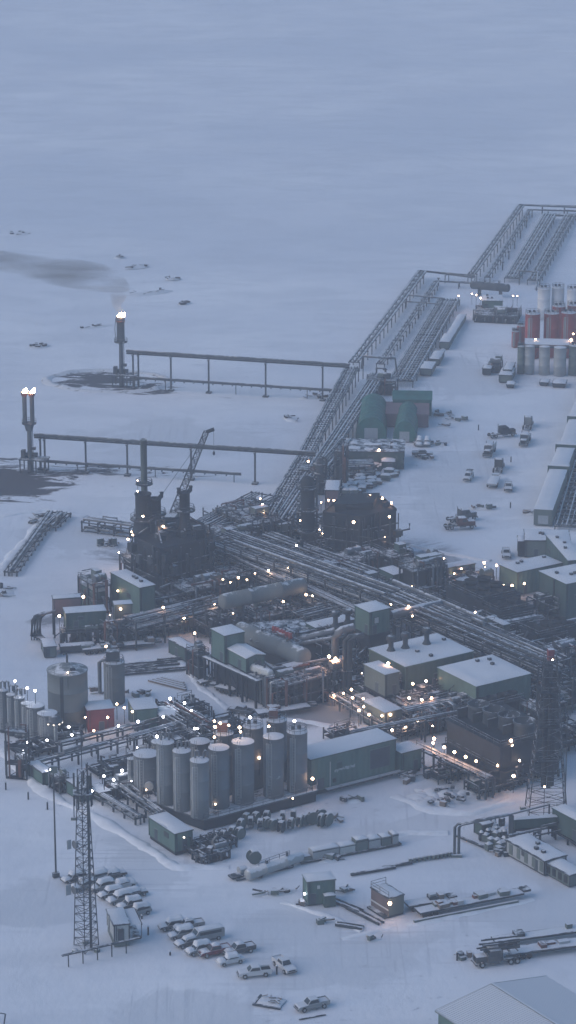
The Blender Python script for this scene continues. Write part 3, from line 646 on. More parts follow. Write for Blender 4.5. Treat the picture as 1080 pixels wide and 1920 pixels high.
# smoke of the far flare
def smoke():
    m = bpy.data.materials.new('smoke'); m.use_nodes = True; t = m.node_tree; N = t.nodes; L = t.links
    for n in list(N):
        if n.type == 'BSDF_PRINCIPLED': N.remove(n)
    pv = N.new('ShaderNodeVolumePrincipled'); pv.inputs['Color'].default_value = (.17, .155, .125, 1)
    g = N.new('ShaderNodeNewGeometry'); no = N.new('ShaderNodeTexNoise'); no.inputs['Scale'].default_value = .2; no.inputs['Detail'].default_value = 4; mp = N.new('ShaderNodeMapping'); mp.inputs['Scale'].default_value = (.22, 1, 1.7); mp.inputs['Rotation'].default_value = (0, -.12, 0); L.new(g.outputs['Position'], mp.inputs[0]); L.new(mp.outputs[0], no.inputs['Vector'])
    r = N.new('ShaderNodeMapRange'); r.inputs['From Min'].default_value = .41; r.inputs['From Max'].default_value = .64; r.inputs['To Max'].default_value = .15; L.new(no.outputs['Fac'], r.inputs['Value']); L.new(r.outputs[0], pv.inputs['Density'])
    L.new(pv.outputs[0], N['Material Output'].inputs['Volume'])
    c = G(228, 724); y = c.y
    def Q(u, v):     # a point of the plume, over the flare's own line of drift
        d = G(u, v) - Vector((0, 0, H)); s = (y - 0) / d.y; return Vector((0, 0, H)) + d * s
    path = [(229, 592, .5), (219, 573, 1.6), (221, 557, 2.6), (226, 543, 3.2), (216, 530, 3.8), (190, 521, 4.3), (150, 515, 4.6), (100, 508, 4.2), (50, 499, 3.6), (-10, 488, 3.2), (-80, 476, 3), (-180, 462, 2.4), (-300, 446, 1.5), (-420, 432, .3)]
    mb = MB(); rings = []; n = 12
    for i, (u, v, r_) in enumerate(path):
        p = Q(u, v); a = Vector(Q(*path[max(0, i - 1)][:2])); b = Vector(Q(*path[min(len(path) - 1, i + 1)][:2])); d = (b - a).normalized(); x = Vector((0, 1, 0)); z = d.cross(x).normalized()
        rings += [p + (x * math.cos(2 * math.pi * k / n) * 1.2 + z * math.sin(2 * math.pi * k / n)) * r_ for k in range(n)]
    fs = [(i * n + j, i * n + (j + 1) % n, (i + 1) * n + (j + 1) % n, (i + 1) * n + j) for i in range(len(path) - 1) for j in range(n)]
    mb.add(rings, fs, True); mb.add(rings[:n], [tuple(range(n))[::-1]]); mb.add(rings[-n:], [tuple(range(n))])
    o = mb.build('smoke', m); o['kind'] = 'stuff'
smoke()
def berm(u, v, rx, ry, deg, seed):
    c = G(u, v); mb = MB(); vs = []; n = 72
    for i in range(n):
        t = 2 * math.pi * i / n; k = 1 + .12 * noise.noise(Vector((math.cos(t) * 1.5, math.sin(t) * 1.5, seed)))
        h = .25 + .7 * abs(noise.noise(Vector((math.cos(t) * 4, math.sin(t) * 4, seed + 5))))
        for w, z in ((-1.6, -.3), (-.5, h), (.4, h * .9), (1.7, -.3)): vs.append((math.cos(t) * (rx * k + w), math.sin(t) * (ry * k + w), z))
    fs = [(i * 4 + j, i * 4 + j + 1, ((i + 1) % n) * 4 + j + 1, ((i + 1) % n) * 4 + j) for i in range(n) for j in range(3)]
    mb.add(vs, fs, True).rot(deg, c); o = mb.build('berm', 'berm'); o['kind'] = 'structure'
berm(205, 714, 19, 13, -12, 1)
# ================================================================ pipelines across the snow
run('pipeline', 'double pipeline on short posts at the left edge of the middle pipeway', [(662, 677, 3), (790, 508, 3), (888, 518, 3)], (-.9, .6, 1.6), .34, 7, ['piped', 'steel', 'piped'])
run('pipeline', 'low dark pipe rack, second from the left across the middle pipeway', [(712, 680, 2), (817, 527, 2), (905, 531, 2)], (-.6, .4, 1.1), .25, 6, ['piped', 'steel'])
for k, t in enumerate((.08, .27, .46, .66, .86)):
    p = G(743 + t * 92, 665 - t * 150); o = Thing('support_post', 'bare short steel post standing alone in the middle pipeway', 'post', p, 78, 'bare posts in the middle pipeway')
    o.part('post', MB().box0(-.18, .18, -.18, .18, -.2, 2.6), 'steel'); o.part('crosshead', MB().box0(-.3, .3, -.5, .5, 2.6, 2.9), 'steel')
run('pipeline', 'broad rack of many parallel pipes, rightmost in the middle pipeway', [(752, 712, 2.2), (842, 560, 2.2)], (-3.4, -2.6, -1.7, -.6, .4, 1.2, 2.2, 3.2), [.25, .2, .3, .25, .3, .2, .25, .3], 8, ['pipe', 'piped', 'steel', 'pipe'], ladder=True)
run('pipeline', 'upper cross pipe spanning between the middle pipelines', [(762, 553, 3), (830, 559, 3)], (0,), .25, 9, 'piped')
run('pipeline', 'lower cross pipe spanning between the middle pipelines', [(760, 565, 2.6), (824, 570, 2.6)], (0,), .22, 9, 'piped')
run('pipeline', 'double pipeline on posts at the left edge of the farthest pipeway', [(884, 512, 3), (976, 384, 3), (1100, 388, 3)], (-.8, .5, 1.5), .33, 8, ['piped', 'steel', 'piped'])
run('pipeline', 'low dark rack, second from the left in the farthest pipeway', [(914, 518, 2), (992, 393, 2), (1100, 396, 2)], (-.5, .5), .28, 7, ['piped', 'steel'])
for k, t in enumerate((.05, .22, .38, .54, .7, .86)):
    p = G(939 + t * 68, 512 - t * 122); o = Thing('support_post', 'bare short steel post standing alone in the farthest pipeway', 'post', p, 78, 'bare posts in the farthest pipeway')
    o.part('post', MB().box0(-.18, .18, -.18, .18, -.2, 2.6), 'steel'); o.part('crosshead', MB().box0(-.3, .3, -.5, .5, 2.6, 2.9), 'steel')
run('pipeline', 'wide snow filled pipe rack in the farthest pipeway, third from the left', [(960, 520, 2), (1030, 402, 2), (1110, 404, 2)], (-2.2, -1.2, 0, 1.1, 2.2), .27, 8, ['pipe', 'piped'], ladder=True)
run('pipeline', 'rightmost wide pipe rack of the farthest pipeway', [(1002, 524, 2), (1070, 402, 2)], (-2, -.9, .2, 1.5), .27, 8, ['piped', 'pipe', 'steel'], ladder=True)
run('pipeline', 'tall pipe loop on legs beside the far lit module', [(974, 524, .3), (974, 508, 5), (1008, 510, 5), (1006, 540, 1)], (0,), .3, 30, 'piped')
# from the flare junction down into the plant
run('pipeline', 'leftmost dark pipe bundle climbing from plant to trestle junction', [(508, 978, 4.4), (578, 860, 4.4), (668, 688, 4.4)], (-3.2, -2.4, -1.5, -.6, .3), [.25, .35, .2, .3, .25], 7, ['piped', 'steel', 'piped'], ladder=True)
run('pipeline', 'light grey pipe bundle right of the dark bundle, climbing to the junction', [(528, 978, 4.2), (606, 860, 4.2), (712, 700, 4.2)], (-2.2, -1.4, -.5, .5, 1.5), [.3, .22, .35, .25, .3], 7, ['pipe', 'piped', 'pipe'], ladder=True)
run('pipeline', 'low narrow pipe pair between the two climbing bundles', [(520, 985, 2.5), (640, 790, 2.5)], (-.5, .5), .25, 7, ['steel', 'piped'])
T = module('valve_skid', 'steel valve skid where the far trestle meets the climbing pipe bundles', (690, 712), (748, 704), (640, 702), 4.5, 0, 11, aR=-11, core=.35, cat='valve skid')
run('pipeline', 'square pipe loop with two legs standing over the trestle junction', [(678, 690, .5), (681, 668, 7), (741, 672, 7), (745, 706, .5)], (0,), .35, 60, 'piped')
run('pipeline', 'small pipe loop beside the trestle junction, nearest the snow covered boxes', [(706, 700, .5), (706, 690, 5), (722, 691, 5), (724, 706, .5)], (0,), .25, 60, 'piped')
module('valve_skid', 'steel valve skid where the near trestle meets the climbing pipe bundles', (560, 880), (612, 872), (520, 868), 5, 0, 12, aR=-11, core=.3, cat='valve skid')
# snow covered boxes beside the middle pipeway
def snowbox(near, right, left, zt, label, aR=-11, wall='greyg', name='storage_box', cat='container', **k):
    return bld(name, label, near, right, left, zt, .3, wall, 'steel', aR, cat, **k)
for i, (n, r, l, z) in enumerate([((836, 628), (852, 625), (866, 588), 2.2), ((824, 640), (844, 637), (834, 624), 2.6), ((806, 672), (826, 669), (812, 656), 2.2), ((788, 690), (812, 686), (796, 676), 2.4)]):
    snowbox(n, r, (l[0] - (r[0] - n[0]) + 4, l[1]), z, ['long low container under thick snow beside the middle pipeway', 'short box next to the long low container, farthest of the small ones', 'middle box of the three small ones under snow beside the pipeway', 'nearest small box to the pipe loop at the junction'][i])
# far lit module
T = module('process_module', 'far dark module with bright lamps where the pipelines cross', (890, 590), (975, 582), (850, 572), 2.6, 0, 21, aR=-11, core=.9, vess=5)
lamps(T, [(860, 555, 6, .35, 150), (885, 551, 6.5, .35), (893, 553, 6.3, .35, 200), (901, 559, 6, .4), (962, 555, 5.5, .35, 150), (970, 555, 5.5, .28)])
bld('control_hut', 'pale green hut with snowy roof in front of the far lit module', (905, 563), (942, 562), (911, 552), 5.2, 1, 'green', 'greend', -3)
vessel('storage_tank', 'lying dark cylinder at the back of the far lit module', (886, 534), (952, 540), 3.5, 1.4, 'steel')
# ================================================================ tank farm at the right edge
c = 0
for (u, v, r, h, m, l) in [(1019, 598, 2.1, 10.5, 'soft', 'pale silo, farther left of the three behind the red ones'), (1045, 596, 2.1, 10.5, 'soft', 'pale silo, middle of the three behind the red ones'), (1074, 600, 2.2, 10.5, 'soft', 'pale silo, rightmost of the three behind the red ones'),
     (997, 670, 2.35, 14.2, 'red', 'leftmost tall red silo with snow on its cap'), (1032, 668, 2.35, 14.0, 'red', 'middle tall red silo'), (1064, 668, 2.4, 14.2, 'red', 'rightmost tall red silo at the picture edge'),
     (1046, 648, 2.1, 13.0, 'red', 'red silo half hidden behind the middle and right ones'), (1074, 646, 2.1, 13.0, 'red', 'red silo at the picture edge behind the rightmost one'),
     (966, 650, 1.2, 5.0, 'red', 'short red tank, outer of the two left of the tall red silos'), (977, 646, 1.4, 6.2, 'red', 'short red tank, inner of the two left of the tall red silos'),
     (976, 700, 1.1, 8.6, 'greyg', 'narrow grey silo at the left end of the front row'), (992, 700, 1.6, 8.8, 'tankw', 'first broad pale silo of the front row, counted from the left'), (1020, 701, 1.7, 8.8, 'tankw', 'second broad pale silo of the front row'), (1049, 703, 1.9, 8.8, 'tankw', 'third broad pale silo of the front row'), (1077, 702, 1.9, 9.2, 'greyg', 'grey silo cut by the picture edge in the front row')]:
    silo('silo', l, u, v, 0, r, h, m, 'rail' if m != 'tankw' else None, stripe=m in ('silo', 'red'))
T = bld('silo_deck', 'snowy deck between the front pale silos and the red ones', (985, 645), (1074, 650), (990, 634), 9.3, 8.6, 'brown', 'brown', -5, cat='walkway')
lamps(T, [(1004, 636, 10, .3), (1075, 626, 10.5, .4, 250), (1071, 637, 10, .45, 200)])
for i, (n, r, l, z, w, lb) in enumerate([((936, 702), (960, 702), (943, 688), 2.6, 'greyg', 'long low green grey skid left of the front silos'), ((944, 692), (960, 690), (948, 678), 3.4, 'greyg', 'white roofed cabin left of the front silos'), ((905, 690), (920, 690), (908, 684), 2.2, 'dark', 'dark machine skid lying left of the white roofed cabin'), ((950, 720), (964, 719), (952, 714), 1.2, 'steel', 'small box on the snow in front of the front silos'), ((1012, 716), (1028, 716), (1014, 710), 1.2, 'steel', 'small flat box lying before the second pale silo'), ((1036, 718), (1060, 718), (1038, 710), 1.4, 'steel', 'long flat box lying before the third pale silo')]):
    snowbox(n, r, l, z, lb, wall=w)
module('machinery_skid', 'dark cluttered machinery left of the cabin by the silos', (914, 684), (938, 682), (906, 672), 2.4, 0, 23, aR=-11, core=.7, rooftop=False, cat='machinery')
# ================================================================ yard at the right
def arch(label, near, right, back, h, m, aR, door=True, hb=1.2):
    p0 = G(*near); w = (G(*right) - p0).dot(ax(aR)); L = (G(*back) - p0).dot(ax(aR + 90))
    T = Thing('arched_shed', label, 'shed', p0, aR); n = 12
    pr = [(w / 2 - w / 2 * math.cos(math.pi * k / n), h * math.sin(math.pi * k / n) ** .75) for k in range(n + 1)]
    sh = MB(); vs = [(x, 0, z) for x, z in pr] + [(x, L, z) for x, z in pr]; k = n + 1
    sh.add(vs, [(i, i + 1, k + i + 1, k + i) for i in range(n)], False); sh.add(vs[:k], [tuple(range(k))[::-1]]); sh.add(vs[k:], [tuple(range(k))])
    T.part('cover', sh, m)
    rb = MB()
    for j in range(int(L / 3) + 1): rb.tube([(x, min(L, j * 3), z + .05) for x, z in pr], .09, 4, cap=False)
    T.part('rib', rb, m)
    if door: T.part('door', MB().box0(w * .28, w * .72, -.12, -.02, 0, h * .5), 'door')
    return T
arch('left green arched shed with a pale door, snow free', (667, 822), (724, 824), (716, 776), 6.2, 'shedgreen', -3)
arch('right green arched shed with snow streaks on its cover', (737, 828), (778, 836), (776, 790), 6.0, 'shedgreen', -5)
T = bld('storage_shed', 'green shed with snowy ridge standing behind the mauve roofed one', (737, 747), (809, 751), (734, 733), 5.2, 0, 'shedgreen', 'shedgreen', -3, gable='x', gh=1.5, snow=False)
T = bld('storage_shed', 'low shed with a bare mauve roof between the green sheds', (724, 775), (803, 779), (728, 753), 4.0, 0, 'mauve', 'mauve', -3, snow=False)
T = bld('workshop', 'flat dark roofed workshop with a lamp, its snow lying in patches', (648, 845), (757, 850), (654, 822), 5, 0, 'greend', 'steel', -3, snow=False)
for k, (x0, x1, y0, y1) in enumerate([(.2, 4, 2, 4.5), (5, 7.5, 1, 3), (10.5, 16, .4, 4), (4.5, 10, 6, 8), (12, 14, 6, 9), (1, 3, 7, 9.5)]):
    if x1 < T.a and y1 < T.b: T.part('roof_snow', snowcap(MB(), x0, x1, y0, y1, 4.97, .2, k + 1, .7), 'snow')
lamps(T, [(711, 844, 5.3, .45, 300)])
rack('pipe_rack', 'snow topped pipe rack before the flat dark workshop', (640, 868), (700, 866), 4, 6, 2, 6, 5, 41)
rack('pipe_rack', 'dark pipe rack climbing beside the workshop towards the climbing bundles', (596, 884), (650, 822), 5, 4, 2, 5, 5, 42)
for i, (n, r, l, z, zb, w, lb) in enumerate([((610, 918), (635, 914), (620, 900), 6, 0, 'mauve', 'pink walled hut with white roof between the columns and the dark heater house'),
     ((716, 865), (740, 862), (724, 856), 3, .3, 'greend', 'dark green box beside the snowed in equipment yard'), ((597, 998), (622, 992), (600, 982), 4.5, 2, 'cream', 'small lit white box left of the dark heater house')]):
    bld('hut', lb, n, r, l, z, zb, w, 'steel', -3)
# the equipment yard: crates half buried in snow
def crate_proto(name, label, cat, s, m, group, snow=True):
    T = Thing(name, label, cat, (0, 0, 0), 0, group); a, b, h = s
    T.part('body', MB().box0(-a / 2, a / 2, -b / 2, b / 2, 0, h), m); T.part('rail', MB().box0(-a / 2 - .05, a / 2 + .05, -b / 2 - .05, -b / 2 + .1, h * .35, h * .5), 'steel')
    if snow: T.part('snow_cover', snowcap(MB(), -a / 2, a / 2, -b / 2, b / 2, h, .35, a * 7, .7), 'snow')
    return T.o
def spread(proto, pts, degs, first=True):
    for i, (u, v) in enumerate(pts):
        d = degs[i % len(degs)] if isinstance(degs, (list, tuple)) else degs
        if i == 0 and first: proto.location = G(u, v); proto.rotation_euler = (0, 0, D2R(d))
        else: copytree(proto, None, G(u, v), d)
rd = random.Random(5)
pts = [(rd.uniform(645, 740), rd.uniform(872, 930)) for _ in range(150)]
pts = [p for p in pts if p[1] < 936 - (p[0] - 645) * .42 and p[1] > 868]
k = len(pts) // 3
spread(crate_proto('crate', 'snow covered grey crate among the crates of the equipment yard', 'crate', (2.6, 1.8, 1.5), 'greyg', 'snow covered grey crates of the equipment yard'), pts[:k], [-10, 20, 79])
spread(crate_proto('crate', 'low dark crate under snow in the equipment yard', 'crate', (2.2, 1.5, 1.1), 'steel', 'low dark crates of the equipment yard'), pts[k:2 * k], [0, 50, -11])
spread(crate_proto('crate', 'long narrow wooden crate under snow in the equipment yard', 'crate', (3.0, .9, .8), 'wood', 'long wooden crates of the equipment yard'), pts[2 * k:], [30, 79, -11])
# small junk piles of the yard
def pile(label, u, v, w, d, n, seed, deg=0, mats=('steel', 'greyg', 'wood'), name='scrap_pile', cat='pile', hmax=1.2):
    T = Thing(name, label, cat, G(u, v), deg); rd = random.Random(seed)
    for i in range(n):
        x = rd.uniform(-w / 2, w / 2); y = rd.uniform(-d / 2, d / 2); t = rd.random(); m = rd.choice(mats)
        if t < .4: T.part('box', MB().box((x, y, rd.uniform(.2, hmax * .6)), (rd.uniform(.6, 1.8), rd.uniform(.5, 1.2), rd.uniform(.4, hmax)), rd.uniform(0, 3)), m)
        elif t < .7: a = rd.uniform(0, 3.14); L = rd.uniform(.8, 2.6); T.part('pipe_piece', MB().tube([(x, y, .3 + rd.random() * .5), (x + L * math.cos(a), y + L * math.sin(a) * .6, .3 + rd.random() * .6)], rd.uniform(.08, .25), 6), m)
        else: T.part('plank', MB().box((x, y, rd.uniform(.1, .6)), (rd.uniform(1.2, 3.2), .3, .15), rd.uniform(0, 3)), m)
    sn = MB().lathe((0, 0, -.3), [(1, 0), (.8, .25), (.45, .42), (.01, .5)], 14); sn.v = [(q[0] * w * .62, q[1] * d * .62, q[2]) for q in sn.v]
    T.part('snow_drift', sn, 'snow')
    return T
pile('dark scrap and a brown box right of the mauve roofed shed', 820, 778, 9, 5, 16, 1); pile('snowy frames on the snow right of the brown box', 852, 788, 6, 3, 9, 2)
pile('snow buried machine parts beside the right arched shed', 795, 832, 6, 4, 10, 3); pile('dark machine part on the snow below the right arched shed', 800, 858, 4, 3, 8, 4)
pile('small dark object on the snow right of the sheds', 830, 833, 2.6, 1.2, 4, 5); pile('low bars on the snow beyond the small dark object', 832, 800, 3.5, 1, 4, 6)
pile('snow covered frame lying flat in the open yard', 905, 952, 6, 1.6, 8, 7, 0); pile('heap of dark parts before the snow covered conveyor', 996, 962, 3, 2, 7, 8)
# enclosed conveyor and its lower pipes
def conveyor():
    a = G(1018, 985, 0); L = 215; T = Thing('enclosed_conveyor', 'long enclosed gallery under snow running away along the right edge', 'gallery', (a.x, a.y, 0), 79 - 90)
    z0 = 0; x0 = -2.4; x1 = 2.4; y = 0
    for k, (ln, h) in enumerate([(38, 4.2), (20, 4.6), (32, 4.0), (26, 4.6), (34, 4.2), (44, 4.6)]):
        T.part('gallery_section', MB().box0(x0, x1, y, y + ln - .2, z0, h), 'greyg'); T.part('section_snow', snowcap(MB(), x0 - .1, x1 + .1, y, y + ln - .2, h, .35, k), 'snow')
        T.part('joint_box', MB().box0(x0 - .5, x1 + .5, y + ln - .6, y + ln + 1.6, z0, h + .9), 'greend'); T.part('joint_snow', snowcap(MB(), x0 - .5, x1 + .5, y + ln - .6, y + ln + 1.6, h + .9, .3, k + 9, .8), 'snow')
        y += ln
    w = MB(); w.box0(-1.3, 1.3, -.08, .0, .4, 2.6); T.part('door', w, 'door')
conveyor()
run('pipeline', 'row of snow buried pipes lying right of the enclosed gallery', [(1062, 985, 1.2), (1100, 850, 1.2)], (-2.5, -1.2, 0, 1.2, 2.5), .25, 8, ['pipe', 'steel'], ladder=True)
for i in range(14):
    p = G(1042 + i * 1.5, 978 - i * 8.5); o = Thing('sleeper', 'snowy sleeper beam lying beside the enclosed gallery', 'beam', p, -11, 'sleeper beams beside the enclosed gallery'); o.part('body', MB().box0(0, 8, -.25, .25, 0, .7), 'steel')
bld('warehouse', 'white roofed warehouse with dark openings at the right edge', (985, 1012), (1068, 1008), (984, 992), 4.5, 0, 'greyg', 'steel', -3)
bld('hut', 'small hut with dark front left of the white roofed warehouse', (972, 1014), (984, 1014), (974, 1004), 4, 0, 'dark', 'steel', -3)
bld('container', 'tall green container end cut by the right edge', (1066, 1050), (1095, 1044), (1070, 1000), 8, 0, 'greend', 'greend', 10)
rd = random.Random(9)
spread(crate_proto('crate', 'snowy supply crate on the yard below the white roofed warehouse', 'crate', (2.6, 1.8, 1.3), 'greyg', 'crates below the white roofed warehouse'), [(rd.uniform(985, 1058), rd.uniform(1016, 1042)) for _ in range(16)], [0, 40, 12])
spread(crate_proto('crate', 'brown supply crate on the yard below the white roofed warehouse', 'crate', (2.0, 2.0, 1.2), 'rust', 'brown crates below the white roofed warehouse'), [(rd.uniform(985, 1050), rd.uniform(1016, 1040)) for _ in range(8)], [0, 30, 66])
# ================================================================ right hand plant
T = bld('building', 'big dark green hall cut by the right edge, its roof half snowed', (1062, 1094), (1120, 1076), (1002, 1072), 9.5, 0, 'greend', 'greend', 30)
T.part('downpipe', MB().box0(-.3, -.02, T.b * .42, T.b * .42 + .35, .5, 9), 'dark')
T = bld('building', 'long green flat building with a row of lamps, beside the big green hall', (970, 1072), (1050, 1053), (924, 1061), 6, 0, 'green', 'greend', 33)
lamps(T, [(929, 1094, 3, .4, 220), (960, 1098, 3, .42, 220), (983, 1094, 3.4, .35, 150), (944, 1097, 3, .25)], mast=.6)
T = bld('building', 'low green building with a sloping snowy roof facing two bright lamps', (838, 1064), (888, 1054), (826, 1058), 4.5, 0, 'green', 'greend', 28)
lamps(T, [(865, 1067, 4, .4, 250), (852, 1076, 3, .35, 200), (908, 1055, 6, .45, 250), (909, 1065, 4.5, .38, 150), (931, 1060, 5, .42, 200)], mast=1.5)
module('pump_skid', 'lit pump skid between the two green flat buildings', (900, 1086), (925, 1080), (884, 1078), 4, 0, 31, cat='pump skid')
for n, r, l, z, lb in [((893, 1097), (921, 1092), (880, 1090), 5, 'small snowy flat roof among the lit pumps'), ((870, 1092), (890, 1088), (856, 1085), 4.5, 'snowy slab roof left of the lit pumps')]: bld('hut', lb, n, r, l, z, 2, 'greend', 'greend', 33)
T = bld('building', 'small green building with white roof at the head of the main pipe rack', (738, 1077), (760, 1071), (708, 1066), 7, 0, 'green', 'greend', 33)
module('process_module', 'dark module with rust coloured pipes on top, right of the small green building', (775, 1072), (836, 1058), (752, 1060), 9, 0, 32, core=.85, coreh=1 - .02, dens=1.6, vess=4)
lamps(module('process_module', 'pipe covered yard module with four lamps beside the snowy yard', (770, 1060), (830, 1046), (752, 1050), 8, 0, 33, core=.7), [(788, 1041, 10, .35, 120), (832, 1047, 9, .35), (766, 1060, 8, .3), (813, 1052, 8.5, .28), (772, 1099, 5, .4, 200), (788, 1124, 5, .38, 150)])
def fandeck(label, near, right, left, zt, nf, seed, aR=33, cat='air cooler'):
    p0, a, b = corner(near, right, left, zt, aR); T = Thing('air_cooler', label, cat, (p0.x, p0.y, 0), aR)
    T.part('casing', MB().box0(0, a, 0, b, 1.5, zt), 'dark'); T.part('top_deck', MB().box0(-.3, a + .3, -.3, b + .3, zt + .002, zt + .25), 'dark')
    nx, ny = nf
    for i in range(nx):
        for j in range(ny):
            x = a * (i + .5) / nx; y = b * (j + .5) / ny; r = min(a / nx, b / ny) * .42
            T.part('fan_ring', MB().lathe((x, y, zt + .25), [(r * .9, 0), (r, 0), (r * 1.06, .9), (r * .96, .9), (r * .9, .1)], 20), 'black')
            T.part('fan', MB().cyl((x, y, zt + .27), r * .85, .08, 14).box((x, y, zt + .5), (r * 1.6, .25, .1), .4).box((x, y, zt + .5), (.25, r * 1.6, .1), .4), 'black')
    for x in (0, a):
        for y in (0, b): T.part('leg', MB().box0(x - .2, x + .2, y - .2, y + .2, 0, 1.5), 'dark')
    T.part('handrail', MB().rail([(a, 0, zt + .25), (0, 0, zt + .25), (0, b, zt + .25)], w=.08), 'steel')
    T.a = a; T.b = b
    return T
T = fandeck('dark fan deck between the main pipe rack and the lit green buildings', (905, 1130), (972, 1112), (812, 1104), 7, (3, 3), 1)
fandeck('low dark fan deck right of the first one, beside the big green hall', (940, 1152), (1000, 1138), (900, 1138), 6, (2, 2), 2)
fandeck('dark fan deck cut by the right edge below the big green hall', (1010, 1195), (1090, 1178), (975, 1180), 6, (3, 2), 3)
module('process_module', 'dark module at the right edge beyond the cooling fans', (1040, 1232), (1100, 1216), (1000, 1216), 6, 0, 36, core=.8)
bld('hut', 'pale green lean roof hut standing on the dark fan deck', (944, 1171), (952, 1167), (914, 1156), 6.5, 3, 'greyg', 'greyg', 33)
T = rack('pipe_rack', 'thin snowy walkway rack between the fan decks', (920, 1174), (1018, 1156), 6, 1.5, 1, 2, 6, 51, catwalk=True)
rack('pipe_rack', 'two pipe rack at the right edge under the big green hall', (1000, 1180), (1085, 1160), 5, 2.5, 1, 3, 6, 52)
lamps(T, [(891, 1148, 7, .3), (1030, 1181, 6, .35, 120)], mast=2)
# ================================================================ left heater block with stacks and crane
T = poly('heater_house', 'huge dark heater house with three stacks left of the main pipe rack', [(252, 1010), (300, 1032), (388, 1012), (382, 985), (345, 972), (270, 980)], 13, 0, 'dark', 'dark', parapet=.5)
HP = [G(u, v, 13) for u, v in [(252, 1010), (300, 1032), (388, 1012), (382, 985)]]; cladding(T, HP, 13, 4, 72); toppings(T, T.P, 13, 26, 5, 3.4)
lamps(T, [(306, 987, 14.5, .4, 200), (287, 1017, 9.3, .38, 120), (309, 1017, 9.3, .38, 120), (268, 1009, 11, .25), (316, 1075, 3, .42, 250), (341, 1084, 3, .4, 200), (363, 1093, 3, .32, 100), (364, 994, 13, .38, 200), (385, 1002, 12, .5, 350), (268, 968, 18, .4, 150), (375, 1064, 5, .22), (258, 921, 24, .3), (258, 901, 26, .22)], mast=1)
lamps(T, [(247, 997, 11, .32), (249, 1003, 10, .32), (240, 1011, 8, .38, 200), (244, 1021, 7, .32), (242, 1027, 6.5, .3), (232, 1039, 4.5, .35, 150), (236, 1051, 3, .42, 250), (223, 1036, 4, .3)], mast=1.2)
def stack(label, u, v, z0, zt, r, m='dark', pz=None, top='plain'):
    c = G(u, v, zt); T = Thing('exhaust_stack', label, 'stack', (c.x, c.y, z0), 33); h = zt - z0; pz = pz - z0 if pz else None
    T.part('shaft', MB().lathe((0, 0, 0), [(r * 1.5, 0), (r * 1.15, 2), (r, 3), (r, h - .3), (r * 1.08, h - .3), (r * 1.08, h), (r * .85, h), (r * .85, h - 1)], 18), m)
    if pz:
        T.part('platform', MB().lathe((0, 0, pz), [(r, 0), (r + 1.3, 0), (r + 1.3, .15), (r, .15)], 14), 'steel'); T.part('handrail', MB().rail([((r + 1.2) * math.cos(k * math.pi / 4), (r + 1.2) * math.sin(k * math.pi / 4), pz + .15) for k in range(9)], 1.1, .09, 3), 'steel')
    if top == 'horns':
        for s in (-1, 1): T.part('silencer', MB().tube([(s * r * .2, 0, h - .8), (s * (r + .4), 0, h + .3), (s * (r + .4), 0, h + 1.2)], .55, 8), m)
    ld = MB()
    for e in (-.22, .22): ld.bar((e, -r - .25, .2), (e, -r - .25, h), .08)
    for k in range(int(h / .7)): ld.bar((-.22, -r - .25, .3 + k * .7), (.22, -r - .25, .3 + k * .7), .06)
    T.part('ladder', ld, 'steel'); return T
stack('tall slim pale green exhaust stack with a round platform', 269, 823, 13, 34.5, .8, 'greyg', 23.2)
stack('fat dark base stack around the foot of the slim green one', 268, 925, 13, 22.5, 1.9, 'dark', 16)
stack('short fat dark stack with forked top right of the slim green one', 290, 934, 13, 21.0, 1.5, 'dark', 17, 'horns')
stack('dark forked stack with a platform beside the crane boom', 346, 922, 13, 23, 1.25, 'dark', 18.3, 'horns')
module('process_module', 'dark frame around the foot of the two left stacks on the heater house', (282, 978), (306, 972), (248, 964), 16, 0, 37, core=.9, coreh=.95)
module('process_module', 'lamp lit stair tower on the left side of the heater house', (246, 1050), (256, 1046), (228, 1038), 5, 0, 38, core=.3, vess=0)
def lattice(T, a, b, w0, w1, n, m='steel', ch=.22, br=.12, name='boom', tri=False, world=True):
    """square lattice mast from a to b"""
    a = Vector(a); b = Vector(b); d = (b - a).normalized(); up = Vector((0, 0, 1)) if abs(d.z) < .9 else Vector((0, 1, 0)); x = d.cross(up).normalized(); y = d.cross(x).normalized(); mb = MB()
    C = ((-1, -1), (1, -1), (1, 1), (-1, 1)) if not tri else ((-1, -.6), (1, -.6), (0, 1.1))
    def P(k, c): t = k / n; w = w0 + (w1 - w0) * t; return a.lerp(b, t) + (x * c[0] + y * c[1]) * w / 2
    for c in C: mb.bar(P(0, c), P(n, c), ch)
    for k in range(n):
        for i in range(len(C)):
            c, e = C[i], C[(i + 1) % len(C)]
            mb.bar(P(k, c), P(k + 1, e), br)
            if tri is not None and k % 2 == 0: mb.bar(P(k, e), P(k + 1, c), br)
            mb.bar(P(k + 1, c), P(k + 1, e), br)
    return T.partw(name, mb, m) if world else T.part(name, mb, m)
